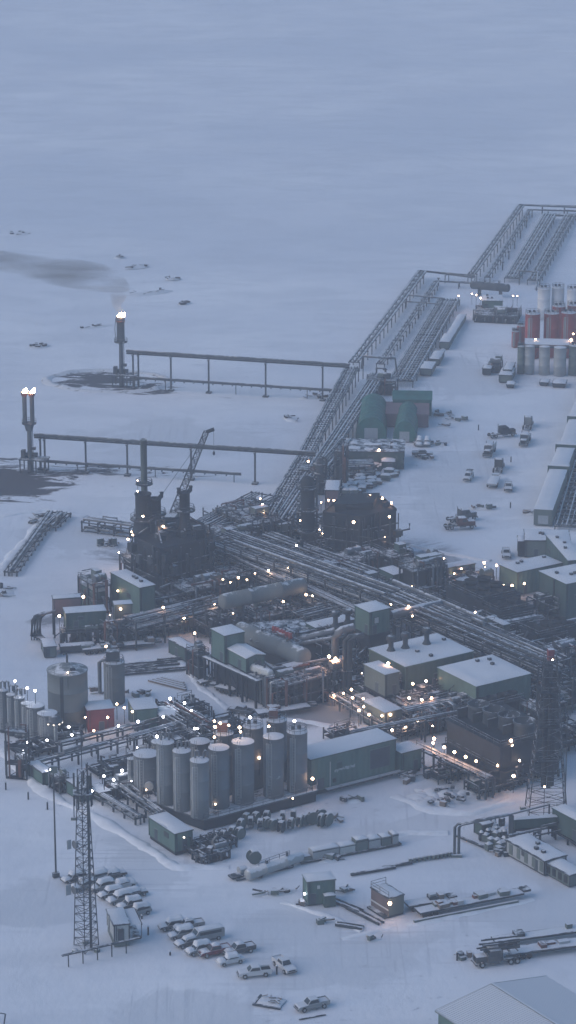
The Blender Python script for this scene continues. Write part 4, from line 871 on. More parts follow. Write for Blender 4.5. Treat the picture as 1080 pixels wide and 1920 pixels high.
def crane():
    c = G(322, 985); T = Thing('crawler_crane', 'crane with a lattice boom and hook rising behind the dark heater house', 'crane', c, 79)
    for y in (-1.8, 1.8): T.part('track', MB().box0(-3, 3, y - .5, y + .5, 0, 1.1), 'rubber')
    T.part('body', MB().box0(-3.2, 2.2, -1.5, 1.5, 1.15, 3.2), 'greyg'); T.part('cab', MB().box0(1.2, 2.8, -1.7, -.6, 1.6, 3.6), 'glass'); T.part('counterweight', MB().box0(-4.2, -3.2, -1.6, 1.6, 1.3, 3.0), 'steel')
    foot = c + Vector((0, 1, 2)); tip = G(386, 822, 24); tip = Vector((c.x + (386 - 322) / 7.1, c.y + 1, 24.5))
    lattice(T, foot, tip, 1.8, 1.2, 16, 'steel', .2, .12)
    T.partw('jib', MB().bar(tip, tip + Vector((2.0, 0, .8)), .7, .8), 'dark'); T.partw('cable', MB().bar(tip + Vector((1.9, 0, .6)), tip + Vector((1.9, 0, -5)), .1), 'steel'); T.partw('hook', MB().lathe(tip + Vector((1.9, 0, -6.2)), [(.01, 0), (.3, .3), (.3, .9), (.1, 1.2)], 8), 'dark')
    T.partw('pendant_line', MB().bar(tip, c + Vector((-5, 2, 4)), .1), 'steel')
crane()
# octagonal looking heater house right of the columns
T = poly('heater_house', 'dark many sided heater house covered in lamps beside the snowy yard', [(606, 961), (676, 970), (743, 956), (716, 932), (634, 936)], 12.5, 0, 'dark', 'black', parapet=.3)
HP = [G(u, v, 12.5) for u, v in [(606, 961), (676, 970), (743, 956)]]; cladding(T, HP, 12.5, 6, 34); toppings(T, T.P, 12.5, 5, 7, 1.3)
T.partw('upper_block', MB().prism([tuple(G(u, v, 12.5))[:2] for u, v in [(628, 958), (700, 955), (712, 936), (640, 938)]], 12.52, 14.2), 'black')
pipe_line(T, [G(617, 1030, 2), G(617, 962, 11.5), G(632, 958, 12)], .22, 'pipe'); 
lamps(T, [(694, 929, 14, .4, 150), (717, 934, 14, .42, 200), (734, 943, 13, .4, 150), (663, 979, 12, .48, 250), (730, 969, 12, .4, 150), (717, 1000, 7, .42, 250), (721, 1008, 6, .35, 120), (741, 999, 6, .3), (674, 1007, 6, .4, 200), (656, 1013, 5.5, .38, 150), (629, 1009, 6, .3), (699, 1006, 6, .25), (616, 938, 14, .36, 100), (626, 938, 14, .36), (648, 947, 13.5, .35), (661, 951, 13, .32), (717, 1048, 4, .38, 150), (754, 1023, 4, .35, 100), (749, 1051, 4, .35), (602, 942, 9, .25), (590, 1037, 3, .36, 150), (565, 955, 10, .35), (563, 976, 8, .3), (578, 865, 10, .38, 150), (567, 920, 8, .25), (599, 993, 6, .28), (604, 1000, 5, .3)], mast=1)
module('process_module', 'dark lower module in front of the many sided heater house', (640, 1058), (725, 1038), (600, 1042), 5.5, 0, 39, core=.9, coreh=.96)
T = module('process_module', 'steel stair module at the right foot of the many sided heater house', (735, 1046), (766, 1034), (718, 1034), 7.5, 0, 40, core=.6)
def column(label, u, vb, h, r, deg=0, m='steel'):
    T = Thing('column', label, 'process column', G(u, vb), deg)
    T.part('shell', MB().lathe((0, 0, 0), [(r * 1.3, 0), (r, 1.4), (r, h * .6), (r * 1.02, h * .6 + .1), (r, h * .6 + .2), (r, h), (r * .7, h + r * .5), (.01, h + r * .7)], 20), m)
    for z in (h * .35, h * .62, h * .9):
        T.part('platform', MB().lathe((0, 0, z), [(r, 0), (r + 1.1, 0), (r + 1.1, .12), (r, .12)], 12), 'steel'); T.part('handrail', MB().rail([((r + 1) * math.cos(k * math.pi / 4), (r + 1) * math.sin(k * math.pi / 4), z + .12) for k in range(9)], 1, .08, 3), 'steel')
    T.part('pipe', MB().tube([(r + .5, -.6, 1), (r + .5, -.6, h + .5), (0, 0, h + 1.3)], .25, 7), 'piped'); return T
column('tall dark column standing left of the many sided heater house', 577, 1046, 20, 1.7, 0, 'dark')
column('slim dark column behind the tall dark one', 572, 1000, 14, 1.2, 0, 'steel'); column('short column right of the climbing pipe bundles', 600, 925, 9, 1.0, 20, 'steel')
for k, (u, v, h, lb) in enumerate([(628, 925, 12, 'left of the two boxy steel towers beside the pink hut'), (640, 915, 12, 'right of the two boxy steel towers beside the pink hut')]):
    module('steel_tower', lb, (u, v - h * 6.6), (u + 12, v - 3 - h * 6.6), (u - 10, v - 5 - h * 6.6), h, 0, 60 + k, aR=-11, core=.6, vess=0, cat='tower')
T = module('process_module', 'tangled lit pipe module at the head of the climbing bundles', (470, 985), (520, 972), (410, 955), 6, 0, 43, core=.4, dens=2.2)
lamps(T, [(492, 946, 8, .4, 250), (495, 960, 7, .35, 150), (488, 935, 8, .28, 80)])
rack('pipe_rack', 'broad rack of snow lined pipes left of the climbing bundles', (385, 985), (500, 925), 5, 9, 2, 10, 5, 53)
module('process_module', 'dark module between the heater house and the climbing bundles', (420, 1010), (480, 998), (385, 990), 5, 0, 44, core=.7, dens=1.6)
rack('pipe_rack', 'low rack with cross frames behind the heater house at the left', (160, 972), (250, 984), 3, 4, 2, 4, 4, 54)
# ================================================================ main pipe rack across the plant
rack('main_pipe_rack', 'wide main pipe rack crossing the plant diagonally, upper left half', (418, 1000), (736, 1112), 10, 9, 3, 8, 6, 55, mats=('pipe', 'piped', 'pipe', 'steel'), rr=(.16, .42))
rack('main_pipe_rack', 'wide main pipe rack crossing the plant diagonally, lower right half', (738, 1113), (1040, 1240), 10, 9, 3, 8, 6, 56, mats=('pipe', 'piped', 'piped', 'steel'), rr=(.16, .42))
rack('pipe_rack', 'narrow snow lined rack running beside the main rack on its near side', (420, 1030), (680, 1150), 7, 4, 2, 6, 6, 57)
rack('pipe_rack', 'narrow rack running beside the main rack on its far side', (500, 1000), (700, 1072), 6, 4, 2, 6, 6, 58)
T = rack('pipe_rack', 'large two pipe bridge joining the main rack from the lower left', (706, 1162), (822, 1136), 9, 3, 1, 2, 6, 59, rr=(.55, .8)); 
T.part('large_pipe', MB().tube([(0, -1, 9.9), (T.L, -1, 9.9)], .85, 12), 'pipe'); T.part('flange', MB().tube([(T.L * .12, -1, 9.9), (T.L * .12 + 1, -1, 9.9)], 1.0, 12), 'dark')
lamps(T, [(766, 1137, 11, .4, 150), (733, 1133, 11, .28), (773, 1155, 10, .3)])
vessel('pipe_header', 'long thin silver pipe sloping along the far side of the main rack', (738, 1090), (910, 1163), 10, .55, 'pipe', saddles=True, zb=4, cat='pipe')
rack('pipe_rack', 'cross rack under the main rack near the horizontal vessels', (560, 1150), (720, 1110), 6, 5, 2, 6, 6, 61)
rack('pipe_rack', 'long dark rack from the left heater house along the middle of the plant', (392, 1128), (560, 1090), 5, 4, 2, 5, 6, 62)
rd = random.Random(77)
for i, (n, r, l, z, s, d, lb) in enumerate([((430, 1085), (520, 1062), (385, 1068), 5, 71, 1.6, 'dark pipework module under the upper end of the main rack'), ((560, 1120), (640, 1100), (500, 1098), 5, 72, 1.6, 'dark pipework module between the big vessel and the main rack'),
      ((350, 1110), (420, 1092), (300, 1094), 5, 73, 1.5, 'dark pipework module in front of the left heater house'), ((670, 1100), (720, 1088), (620, 1084), 5, 74, 1.3, 'dark pipework module on the far side of the main rack'), ((850, 1185), (930, 1165), (800, 1165), 4.5, 75, 1.4, 'dark pipework under the lower half of the main rack'),
      ((480, 1160), (560, 1140), (400, 1150), 4, 76, 1.5, 'dark piping between the two large vessels'), ((960, 1245), (1010, 1232), (920, 1232), 5, 77, 1.3, 'dark piping at the right end of the main rack'), ((590, 1080), (640, 1068), (540, 1062), 5, 78, 1.2, 'dark piping below the columns')]):
    T = module('process_module', lb, n, r, l, z, 0, s, core=.55, dens=d, vess=3)
    if i == 0: lamps(T, [(447, 1083, 7, .4, 150), (418, 1086, 6.5, .3), (432, 1092, 6, .25), (463, 1087, 6.5, .28), (478, 1075, 7, .22), (503, 1070, 8, .4, 150), (540, 1064, 9, .35), (556, 1023, 9, .35)])
    if i == 1: lamps(T, [(574, 1115, 7, .4, 150), (586, 1117, 7, .25), (531, 1128, 7, .35, 80), (573, 1068, 9, .25)])
    if i == 5: lamps(T, [(402, 1132, 6, .36, 80), (395, 1140, 5, .25), (345, 1158, 4, .48, 300), (365, 1187, 3, .4, 200), (437, 1150, 6, .2)])
vessel('pressure_vessel', 'big grey lying vessel below the main rack, the farther of two', (420, 1128), (566, 1098), 8, 1.85, 'tank', zb=0)
vessel('pressure_vessel', 'big brownish lying vessel with a round end beside the green elevated houses', (452, 1183), (568, 1232), 8, 2.1, 'tank', zb=0)
T = poly('process_module', 'snow dusted pipe deck beyond the brownish vessel', [(455, 1170), (560, 1208), (640, 1192), (560, 1160)], 7, 0, 'dark', 'steel')
P = T.c
for i in range(26):
    u = rd.uniform(460, 620); v = rd.uniform(1170, 1205); p = G(u, v, 7.3 + rd.random() * 1.2); d = ax(33 if i % 2 else -55) * rd.uniform(2, 8)
    pipe_line(T, [p, p + d, p + d - Vector((0, 0, 1.5))], rd.choice((.12, .2, .3)), rd.choice(('pipe', 'piped', 'steel', 'pipe')), 6)
T.partw('valve_bank', MB().box(G(528, 1190, 8), (2.2, 4, 1.6), .4), 'rust')
for k in range(6): T.partw('red_valve', MB().lathe(G(514 + k * 6, 1186 + k * 2.4, 8), [(.01, 0), (.5, .1), (.5, 1.4), (.01, 1.6)], 8), 'red')
# the elevated green houses
T = bld('elevated_house', 'tall green elevated house with snowy roof, left of the brownish vessel', (421, 1191), (453, 1181), (388, 1180), 13, 6.6, 'green', 'greend', 33, gable=None)
T2 = bld('elevated_house', 'lower green gabled house stepping down from the tall elevated one', (462, 1233), (492, 1224), (425, 1215), 10, 6.6, 'green', 'greend', 33, gable='y', gh=.5)
T = Thing('platform', 'long white edged platform carrying the green elevated houses', 'platform', G(381, 1232, 6.4) - Vector((0, 0, 6.4)), -52)
T.part('deck', MB().box0(-.5, 19, 0, 6, 6.1, 6.4), 'steel'); T.part('deck_snow', snowcap(MB(), -.5, 19, 0, 1.0, 6.4, .15, 3, .8), 'snow')
for x in (0, 4.5, 9, 13.5, 18.3):
    for y in (.4, 5.6): T.part('leg', MB().box0(x - .22, x + .22, y - .22, y + .22, 0, 6.1), 'dark')
T.part('brace', MB().bar((0, .4, .2), (4.5, .4, 6), .18).bar((13.5, .4, .2), (9, .4, 6), .18), 'dark'); T.part('under_tank', MB().box0(1, 17, 2, 5, .5, 5.6), 'dark')
vessel('small_vessel', 'short cream lying cylinder in front of the lower green house', (466, 1248), (506, 1263), 7.4, .95, 'cream', zb=6.3)
T = module('process_module', 'open pipe deck right of the green elevated houses', (520, 1288), (608, 1264), (470, 1262), 6, 0, 45, core=.75, dens=1.8, vess=3, coreh=.9)
pipe_line(T, [G(488, 1236, 8), G(512, 1254, 7), G(590, 1240, 7), G(612, 1236, 7)], .35, 'pipe'); pipe_line(T, [G(540, 1285, 6), G(600, 1268, 6), G(602, 1275, 4)], .25, 'pipe')
T = module('process_module', 'lit skid right of the round vessel end with two blazing lamps', (612, 1262), (640, 1254), (592, 1250), 6, 0, 46, core=.6, dens=1.6)
lamps(T, [(617, 1231, 9, .6, 900), (629, 1235, 8.5, .75, 1500), (627, 1304, 2.5, .5, 500), (644, 1300, 3, .3)], mast=1.5)
T = Thing('exhaust_duct', 'fat pale duct bending down beside the two blazing lamps', 'duct', G(628, 1285), 0)
T.partw('duct', MB().tube([G(628, 1285) + Vector((0, 0, .2)), G(628, 1285) + Vector((0, 0, 11)), G(628, 1285) + Vector((.5, .2, 12)), G(628, 1285) + Vector((1.4, .5, 12.6)), G(628, 1285) + Vector((4, 1.6, 12.9))], .85, 12), 'pipe')
for k, u in enumerate((646, 655)):
    T = Thing('riser_pipe', ('left' if k == 0 else 'right') + ' of two tall upright risers below the raised green block', 'riser pipe', G(u, 1308), 0); T.part('pipe', MB().tube([(0, 0, 0), (0, 0, 13), (.8, .4, 13.8), (3, 1.4, 13.8)], .45 + k * .1, 10), 'steel'); T.part('clamp', MB().box0(-.7, .7, -.7, .7, 6, 6.2), 'steel')
for (a, b, r, lb) in [((556, 1200), (628, 1182), .7, 'thick pipe bending left of the mushroom vents'), ((566, 1206), (626, 1196), .45, 'second thick pipe left of the mushroom vents')]:
    T = Thing('thick_pipe', lb, 'pipe', G(*a, 7) - Vector((0, 0, 7)), 0); A = G(*a, 7); B = G(*b, 9); T.partw('pipe', MB().tube([A - Vector((0, 0, 3)), A, B], r, 10), 'pipe'); T.partw('support', MB().bar(Vector((B.x, B.y, 0)), B - Vector((0, 0, r)), .3).bar(Vector((A.x, A.y, 0)), A - Vector((0, 0, 3)), .3), 'steel')
bld('building', 'flat snow roofed building half hidden behind the mushroom vents', (592, 1176), (660, 1158), (572, 1168), 8, 0, 'greend', 'greend', 33)
T = bld('raised_block', 'green block raised high on dark legs below the main pipe rack', (693, 1147), (731, 1139), (661, 1135), 14, 8.5, 'green', 'greend', 33)
T.part('substructure', MB().box0(.3, T.a - .3, .3, T.b - .3, 2, 8.4), 'dark'); face_rect(T, 'f', 0, 0, T.a * .25, T.a * .45, 11, 12.3, 'cream', 'vent_panel')
def vent(label, u, v, zt, h, r=.55):
    c = G(u, v, zt); T = Thing('mushroom_vent', label, 'roof vent', c, 0, None)
    T.part('shaft', MB().lathe((0, 0, 0), [(r * 1.9, 0), (r * 1.5, .3), (r, .9), (r, h - .9)], 12), 'steel'); T.part('cap', MB().lathe((0, 0, h - 1.2), [(r, 0), (r * 1.8, .2), (r * 1.9, 1.1), (r * 1.3, 1.3), (.01, 1.3)], 12), 'steel')
vent('left mushroom vent of the pair behind the thick pipe elbow', 629, 1174, 8, 3.4); vent('right mushroom vent of the pair, touching the raised green block', 652, 1168, 8, 3.2)
T = bld('building', 'largest flat snow roof in the plant with three mushroom vents', (760, 1249), (891, 1222), (695, 1215), 9.5, 0, 'greend', 'green', 33)
vent('left mushroom vent on the largest snow roof', 733, 1220, 9.7, 3.3); vent('middle mushroom vent on the largest snow roof', 760, 1215, 9.7, 3.4); vent('right mushroom vent on the far edge of the largest snow roof', 800, 1207, 9.7, 3.6)
T = bld('building', 'snow roofed hall right of the largest one, with a notched corner', (893, 1286), (995, 1262), (842, 1246), 9, 0, 'green', 'green', 33)
bld('building', 'narrow strip roof joined to the left of the notched hall', (868, 1262), (888, 1252), (846, 1252), 8.6, 0, 'green', 'green', 33, snow=False)
T = bld('lit_hut', 'cream green raised hut with a lamp on its roof, below the largest snow roof', (722, 1264), (748, 1258), (673, 1247), 10, 5, 'greyg', 'greyg', 33)
lamps(T, [(728, 1244, 10.5, .48, 400), (679, 1262, 6, .2)], mast=.8)
T.part('porch_deck', MB().box0(-3.2, -.05, .5, T.b - .5, 3.6, 3.8), 'pipe'); T.part('porch_rail', MB().rail([(-3.2, .5, 3.8), (-3.2, T.b - .5, 3.8)]), 'pipe'); T.part('porch_leg', MB().box0(-3.1, -2.9, .6, .8, 0, 3.6).box0(-3.1, -2.9, T.b - 1, T.b - .8, 0, 3.6), 'steel')
T = bld('lit_hut', 'low snow roofed hut ringed by five lamps, nearer than the raised hut', (722, 1335), (753, 1328), (673, 1315), 5, .5, 'greyg', 'greyg', 33)
lamps(T, [(673, 1332, 4, .4, 200), (692, 1340, 4, .4, 200), (716, 1342, 4, .32), (732, 1340, 4.2, .4, 150), (682, 1325, 5.2, .32), (681, 1310, 6.2, .34), (661, 1308, 5, .4, 200), (659, 1293, 6.5, .4, 150), (644, 1300, 4, .3)], mast=1)
T = rack('walkway', 'white railed walkway left of the low lit hut', (625, 1300), (745, 1370), 2.5, 2, 1, 2, 4, 63, catwalk=True, legm='pipe')
# piping field right of the huts
T = module('process_module', 'open piping field with two rows of lamps between the snow roofs and the cooling fans', (800, 1345), (905, 1318), (735, 1290), 4, 0, 47, core=.4, dens=2.5, vess=6, mats=('pipe', 'piped', 'pipe', 'rust'), coreh=.6)
lamps(T, [(774, 1282, 6.5, .4, 150), (799, 1277, 6.5, .4, 150), (824, 1271, 6.5, .4, 150), (846, 1267, 6.5, .38, 100), (859, 1263, 6.5, .38, 100), (767, 1309, 5.5, .4, 200), (791, 1312, 5.5, .4, 200), (809, 1309, 5.5, .4, 200), (761, 1362, 3, .4, 150), (783, 1351, 4, .35, 100), (735, 1369, 3, .38, 100), (811, 1361, 3, .22)])
T = Thing('thick_pipe', 'fat silver pipe bending down in front of the largest snow roof', 'pipe', G(735, 1290), 33)
T.partw('pipe', MB().tube([G(826, 1248, 7), G(745, 1267, 7), G(738, 1273, 6.6), G(742, 1280, 5.6), G(745, 1288, 4.4)], .6, 10), 'pipe'); T.partw('support', MB().bar(G(780, 1290, 0), G(780, 1262, 6) , .3), 'steel')
rack('pipe_rack', 'snow lined rack running up right to the notched hall', (760, 1332), (990, 1285), 5, 4, 2, 6, 6, 64)
rack('pipe_rack', 'upper rack hugging the front of the largest snow roof', (745, 1272), (835, 1252), 6, 3, 1, 4, 5, 65, rr=(.2, .4))
for u, v in ((866, 1287), (881, 1291)): T = Thing('filter_drum', ('left' if u == 866 else 'right') + ' of two pale drums below the notched hall', 'drum', G(u, v, 5) - Vector((0, 0, 5)), 33); T.part('drum', MB().tube([(-1, 0, 5), (1, 0, 5)], .8, 12), 'tankw'); T.part('leg', MB().box0(-.3, .3, -.3, .3, 0, 4.3), 'steel')
T = rack('pipe_rack', 'thin pipe bridge on tall legs before the low lit hut', (660, 1372), (860, 1335), 5, 1.5, 1, 3, 8, 66)
# ================================================================ cooling block at lower right
T = fandeck('great dark cooling block with a row of fan bays on its roof', (938, 1402), (1046, 1372), (831, 1352), 9.4, (0, 0), 4)
for k, (u, v) in enumerate([(884, 1340), (912, 1350), (941, 1360), (970, 1372)]):
    p = T.local(G(u, v, 11)); T.part('fan_bay', MB().lathe((p.x + 2.5, p.y + 1, 9.67), [(2.2, 0), (2.1, 2.0), (2.4, 2.9), (2.1, 2.9), (1.7, 1.6), (.01, 1.6)], 20), 'steel'); T.part('bay_wall', MB().box0(p.x - 1.4, p.x + 6, p.y + 2.8, p.y + 3.05, 9.7, 11.6), 'steel')
T.part('mid_rail', MB().rail([(-.3, 0, 4.6), (-.3, T.b, 4.6)], 1.1, .1), 'steel'); T.part('mid_deck', MB().box0(-1.3, 0, 0, T.b, 4.4, 4.55), 'dark'); T.part('mid_deck_front', MB().box0(0, T.a, -1.3, 0, 4.4, 4.55), 'dark')
lamps(T, [(958, 1389, 10.2, .6, 350), (960, 1397, 9.4, .35), (963, 1455, 4, .62, 400), (934, 1435, 5.4, .45, 200), (974, 1426, 6, .35, 60), (1034, 1412, 4, .36, 80)], mast=.8)
fandeck('smaller dark cooler behind the great cooling block', (905, 1330), (985, 1312), (872, 1318), 8, (4, 1), 5)
module('process_module', 'dark module right of the great cooling block, at the foot of the dark tower', (1000, 1330), (1062, 1316), (975, 1318), 8, 0, 48, core=.8)
module('process_module', 'dark low module under the tower at the right', (1010, 1420), (1046, 1410), (985, 1408), 4.5, 0, 49, core=.85)
def tower():
    c = G(1024, 1528); T = Thing('derrick', 'tall slim lattice tower with dark risers and a red top at the right', 'tower', c, 10)
    h = 33; w0 = 8.2; w1 = 3.2
    lattice(T, c, c + Vector((0, 0, h)), 7.6, 2.2, 16, 'steel', .18, .08, 'lattice_mast')
    for x, y, r, z in ((-.7, 0, .55, 30), (.8, .4, .7, 27), (.1, -.8, .4, 24)): T.part('riser_pipe', MB().tube([(x, y, 6), (x, y, z)], r, 8), 'dark')
    T.part('crown', MB().box0(-.6, .6, -.6, .6, 32, 34.2), 'redb')
    for z in (12, 19, 26): T.part('platform', MB().box0(-2.3, 1.6, -2, 2, z - .2, z - .05), 'dark'); T.part('handrail', MB().rail([(-2.3, -2, z), (1.6, -2, z), (1.6, 2, z)]), 'steel')
    for x, y in ((-3.7, -3.7), (3.7, -3.7), (3.7, 3.7), (-3.7, 3.7)): T.part('footing', MB().box0(x - .5, x + .5, y - .5, y + .5, -.2, .5), 'greyg')
    lamps(T, [(1036, 1237, 34, .22)], mast=0)
tower()
for i, (u, vb, h_, r_, lb) in enumerate([(1010, 1440, 18, .9, 'left one of three dark stacks behind the lattice tower'), (1022, 1430, 21, 1.0, 'middle one of three dark stacks behind the lattice tower'), (1038, 1425, 19, .9, 'right one of three dark stacks behind the lattice tower')]):
    T = Thing('exhaust_stack', lb, 'stack', G(u, vb), 0); T.part('shaft', MB().lathe((0, 0, 0), [(r_ * 1.3, 0), (r_, 2), (r_, h_ - 1), (r_ * 1.1, h_ - .9), (r_ * 1.1, h_), (r_ * .8, h_)], 14), 'dark'); T.part('platform', MB().lathe((0, 0, h_ * .7), [(r_, 0), (r_ + .9, 0), (r_ + .9, .1), (r_, .1)], 12), 'steel')
    T.part('handrail', MB().rail([((r_ + .85) * math.cos(k * math.pi / 3), (r_ + .85) * math.sin(k * math.pi / 3), h_ * .7) for k in range(7)], w=.08, step=4), 'steel')
T = Thing('pole', 'thin tall pole right of the dark tower', 'pole', G(1059, 1512), 0); T.part('shaft', MB().tube([(0, 0, 0), (0, 0, 20)], .14, 6, .08), 'steel'); T.part('footing', MB().cyl((0, 0, -.1), .5, .5, 8), 'greyg')
T = rack('walkway', 'snow topped elevated walkway on legs before the cooling block', (788, 1397), (918, 1458), 4.5, 1.8, 1, 3, 5, 67, catwalk=False); T.part('floor', MB().box0(0, T.L, -.9, .9, 4.5, 4.65), 'pipe'); T.part('handrail', MB().rail([(0, -1, 4.65), (T.L, -1, 4.65)]), 'steel')
lamps(T, [(814, 1385, 6, .45, 250), (812, 1393, 5.5, .4, 200), (833, 1401, 6, .42, 200), (852, 1410, 6, .42, 200), (873, 1419, 6, .42, 200), (893, 1427, 6, .36, 150)], mast=1.5)

# ================================================================ the tangle between the modules
for i, (u, v, w, d, h, n, lb) in enumerate([(330, 1178, 16, 8, 4, 40, 'low tangle under the long pipe bridge'), (300, 1140, 14, 8, 4, 40, 'low tangle in front of the left heater house'), (420, 1185, 14, 10, 5, 50, 'tangle behind the tall green elevated house'), (390, 1090, 14, 10, 5, 50, 'tangle at the right foot of the left heater house'),
    (470, 1062, 18, 9, 5, 60, 'tangle below the upper end of the main rack'), (560, 1070, 16, 9, 6, 60, 'tangle below the tall dark column'), (640, 1110, 18, 9, 5, 60, 'tangle on the far side of the main rack below the heater house'), (620, 1150, 16, 10, 6, 60, 'tangle left of the raised green block'),
    (520, 1165, 16, 8, 5, 60, 'tangle between the two big lying vessels'), (590, 1235, 10, 10, 6, 60, 'tangle at the round end of the brownish vessel'), (560, 1295, 16, 8, 4, 50, 'tangle below the open pipe deck'), (640, 1262, 8, 12, 5, 50, 'tangle behind the two risers'),
    (700, 1300, 10, 8, 4, 40, 'tangle under the raised lit hut'), (800, 1300, 18, 9, 4.5, 70, 'tangle of warm lit pipes between the snow roofs'), (850, 1330, 18, 8, 5, 70, 'tangle in front of the notched hall'), (930, 1310, 16, 8, 6, 60, 'tangle right of the notched hall'),
    (770, 1370, 14, 8, 3.5, 50, 'tangle behind the green annex'), (800, 1140, 14, 9, 5, 50, 'tangle left of the dark fan deck'), (740, 1120, 12, 9, 5, 50, 'tangle below the small green building'), (880, 1205, 20, 9, 5, 70, 'tangle on the far side of the lower main rack'),
    (960, 1225, 16, 10, 5, 60, 'tangle between the fan decks and the main rack end'), (1040, 1255, 14, 10, 6, 60, 'tangle at the right edge below the fan decks'), (1040, 1320, 14, 12, 6, 60, 'tangle behind the dark stacks at the right'), (1040, 1400, 12, 9, 5, 50, 'tangle right of the great cooling block'),
    (680, 1205, 12, 8, 5, 40, 'tangle between the raised block and the largest snow roof'), (860, 1450, 14, 5, 3, 30, 'low tangle under the snow topped elevated walkway'), (930, 1478, 12, 5, 3, 30, 'low tangle at the near foot of the great cooling block'),
    (510, 1015, 14, 8, 6, 50, 'tangle where the climbing bundles meet the main rack'), (600, 1015, 10, 10, 6, 50, 'tangle between the dark column and the heater house'), (690, 1068, 16, 6, 5, 50, 'tangle in front of the many sided heater house'), (450, 985, 16, 10, 5, 50, 'tangle left of the climbing bundles'),
    (850, 1105, 12, 6, 4, 40, 'tangle left of the lit green buildings'), (1040, 1150, 10, 8, 5, 30, 'tangle at the foot of the big green hall'), (240, 1195, 14, 6, 3, 30, 'low tangle under the green grey elevated building')]):
    tangle('dark ' + lb, u, v, w, d, h, n, 200 + i)
# ================================================================ left hand plant
T = bld('building', 'green building with a snowy sloping roof at the foot of the heater house', (262, 1101), (287, 1094), (200, 1074), 8.5, 0, 'green', 'greend', 33)
T2 = bld('building', 'small green porch building with snowy roof against the green building', (240, 1107), (252, 1103), (226, 1102), 6, 0, 'green', 'greend', 33)
lamps(T2, [(221, 1108, 5, .32, 60), (257, 1112, 4.5, .45, 300)], mast=1)
module('process_module', 'grey module with snow on its machines behind the green building', (182, 1100), (205, 1094), (140, 1082), 7, 0, 80, core=.8, wall='greend', vess=5, dens=1.2)
T = bld('elevated_building', 'mauve elevated box with a white roof at the left end of the plant', (101, 1122), (149, 1112), (94, 1116), 9.5, 5.5, 'mauve', 'steel', 12)
lamps(T, [(111, 1131, 8, .25, 40), (137, 1124, 8, .38, 150), (156, 1119, 8, .5, 350)], mast=.8)
T = bld('elevated_building', 'long green elevated building with three wall lamps in front of the mauve box', (124, 1149), (194, 1136), (98, 1140), 8.2, 4, 'greend', 'greend', 12)
lamps(T, [(111, 1155, 6.5, .42, 200), (134, 1157, 6.5, .4, 200), (174, 1150, 7, .35, 100), (141, 1164, 5, .28, 60)], mast=.6)
T = bld('elevated_building', 'green grey elevated building with a roof recess, right of the long green one', (216, 1133), (246, 1129), (193, 1128), 8.4, 4, 'greyg', 'greend', 12)
lamps(T, [(226, 1142, 7.5, .4, 150), (206, 1153, 6, .22)], mast=.6)
module('process_module', 'dark open pipework under and beside the green grey elevated building', (205, 1180), (265, 1166), (185, 1168), 5, 0, 81, core=.7, dens=1.4)
for k in range(4):
    A = [G(104 - k * 7, 1146 + k, 6.5), G(86 - k * 7, 1150 + k * 2, 6.4), G(76 - k * 5, 1158 + k * 2, 5.6), G(74 - k * 5, 1190, 1.2), G(90, 1204, .8)]
    T = Thing('pipe_loop', ['innermost', 'second', 'third', 'outermost'][k] + ' of four pipe loops curving down at the left end of the plant', 'pipe', (A[3].x, A[3].y, 0), 0); T.partw('pipe', MB().tube(A, .35, 8), ['piped', 'pipe', 'piped', 'steel'][k]); T.partw('support', MB().bar(Vector((A[3].x, A[3].y, -.1)), A[3], .3), 'steel')
bld('container', 'pale green container under snow at the bottom left end of the plant', (83, 1212), (104, 1208), (58, 1198), 2.8, .2, 'greyg', 'steel', 12)
bld('container', 'long flat container right of the pale green one, snow on top', (114, 1212), (172, 1200), (108, 1207), 1.8, .3, 'steel', 'steel', 12)
T = module('process_module', 'green legged deck over the long flat container', (118, 1186), (180, 1174), (100, 1180), 3.6, 0, 82, core=.5, aR=12, vess=2); 
T = rack('elevated_walkway', 'long elevated pipe bridge on tall legs from the left buildings to the heater house', (245, 1164), (405, 1122), 7, 4, 2, 5, 8, 83) if False else rack('pipe_bridge', 'long elevated pipe bridge on tall legs right of the left buildings', (245, 1160), (405, 1120), 7, 4, 2, 6, 7, 83)
lamps(T, [(306, 1139, 8, .38, 120)], mast=1)
run('pipeline', 'single pipe rising to the heater house in front of the pipe bridge', [(300, 1102, 5), (335, 1088, 5), (388, 1084, 5)], (0,), .25, 8, 'pipe')
# low bed trailers and boats of junk south of the left plant
def lowboy(name, label, u, v, deg, L, w=2.8, m='steel', load=0, seed=1, z=.9, cat='trailer', group=None, stripes=0):
    T = Thing(name, label, cat, G(u, v), deg, group); rd = random.Random(seed)
    T.part('bed', MB().box0(-L / 2, L / 2, -w / 2, w / 2, z, z + .35), m); T.part('gooseneck', MB().box0(L / 2, L / 2 + 1.6, -w * .35, w * .35, z + .25, z + .7), m)
    T.part('bed_snow', snowcap(MB(), -L / 2, L / 2, -w / 2, w / 2, z + .35, .22, seed), 'snow')
    for x in (-L / 2 + 1, -L / 2 + 2.1, -L / 2 + 3.2):
        for y in (-w / 2 + .2, w / 2 - .2): T.part('wheel', MB().tube([(x, y - .18, .5), (x, y + .18, .5)], .5, 12), 'rubber')
    for i in range(load):
        x = rd.uniform(-L / 2 + .8, L / 2 - .8); T.part('load_box', MB().box((x, rd.uniform(-.5, .5), z + .35 + .4), (rd.uniform(.8, 2.2), rd.uniform(.8, w * .8), rd.uniform(.5, 1.4)), rd.uniform(-.1, .1)), rd.choice(('greyg', 'steel', 'rust', 'tankw', 'wood')))
    return T
lowboy('flatbed_trailer', 'dark low trailer with a lamp above it, left of the pair before the tanks', 186, 1222, 14, 8, load=4, seed=1); T = lowboy('flatbed_trailer', 'longer low trailer with snowy load, right of the pair before the tanks', 236, 1216, 12, 13, load=6, seed=2, m='steel')
lamps(T, [(199, 1212, 3.2, .38, 80)], mast=2)
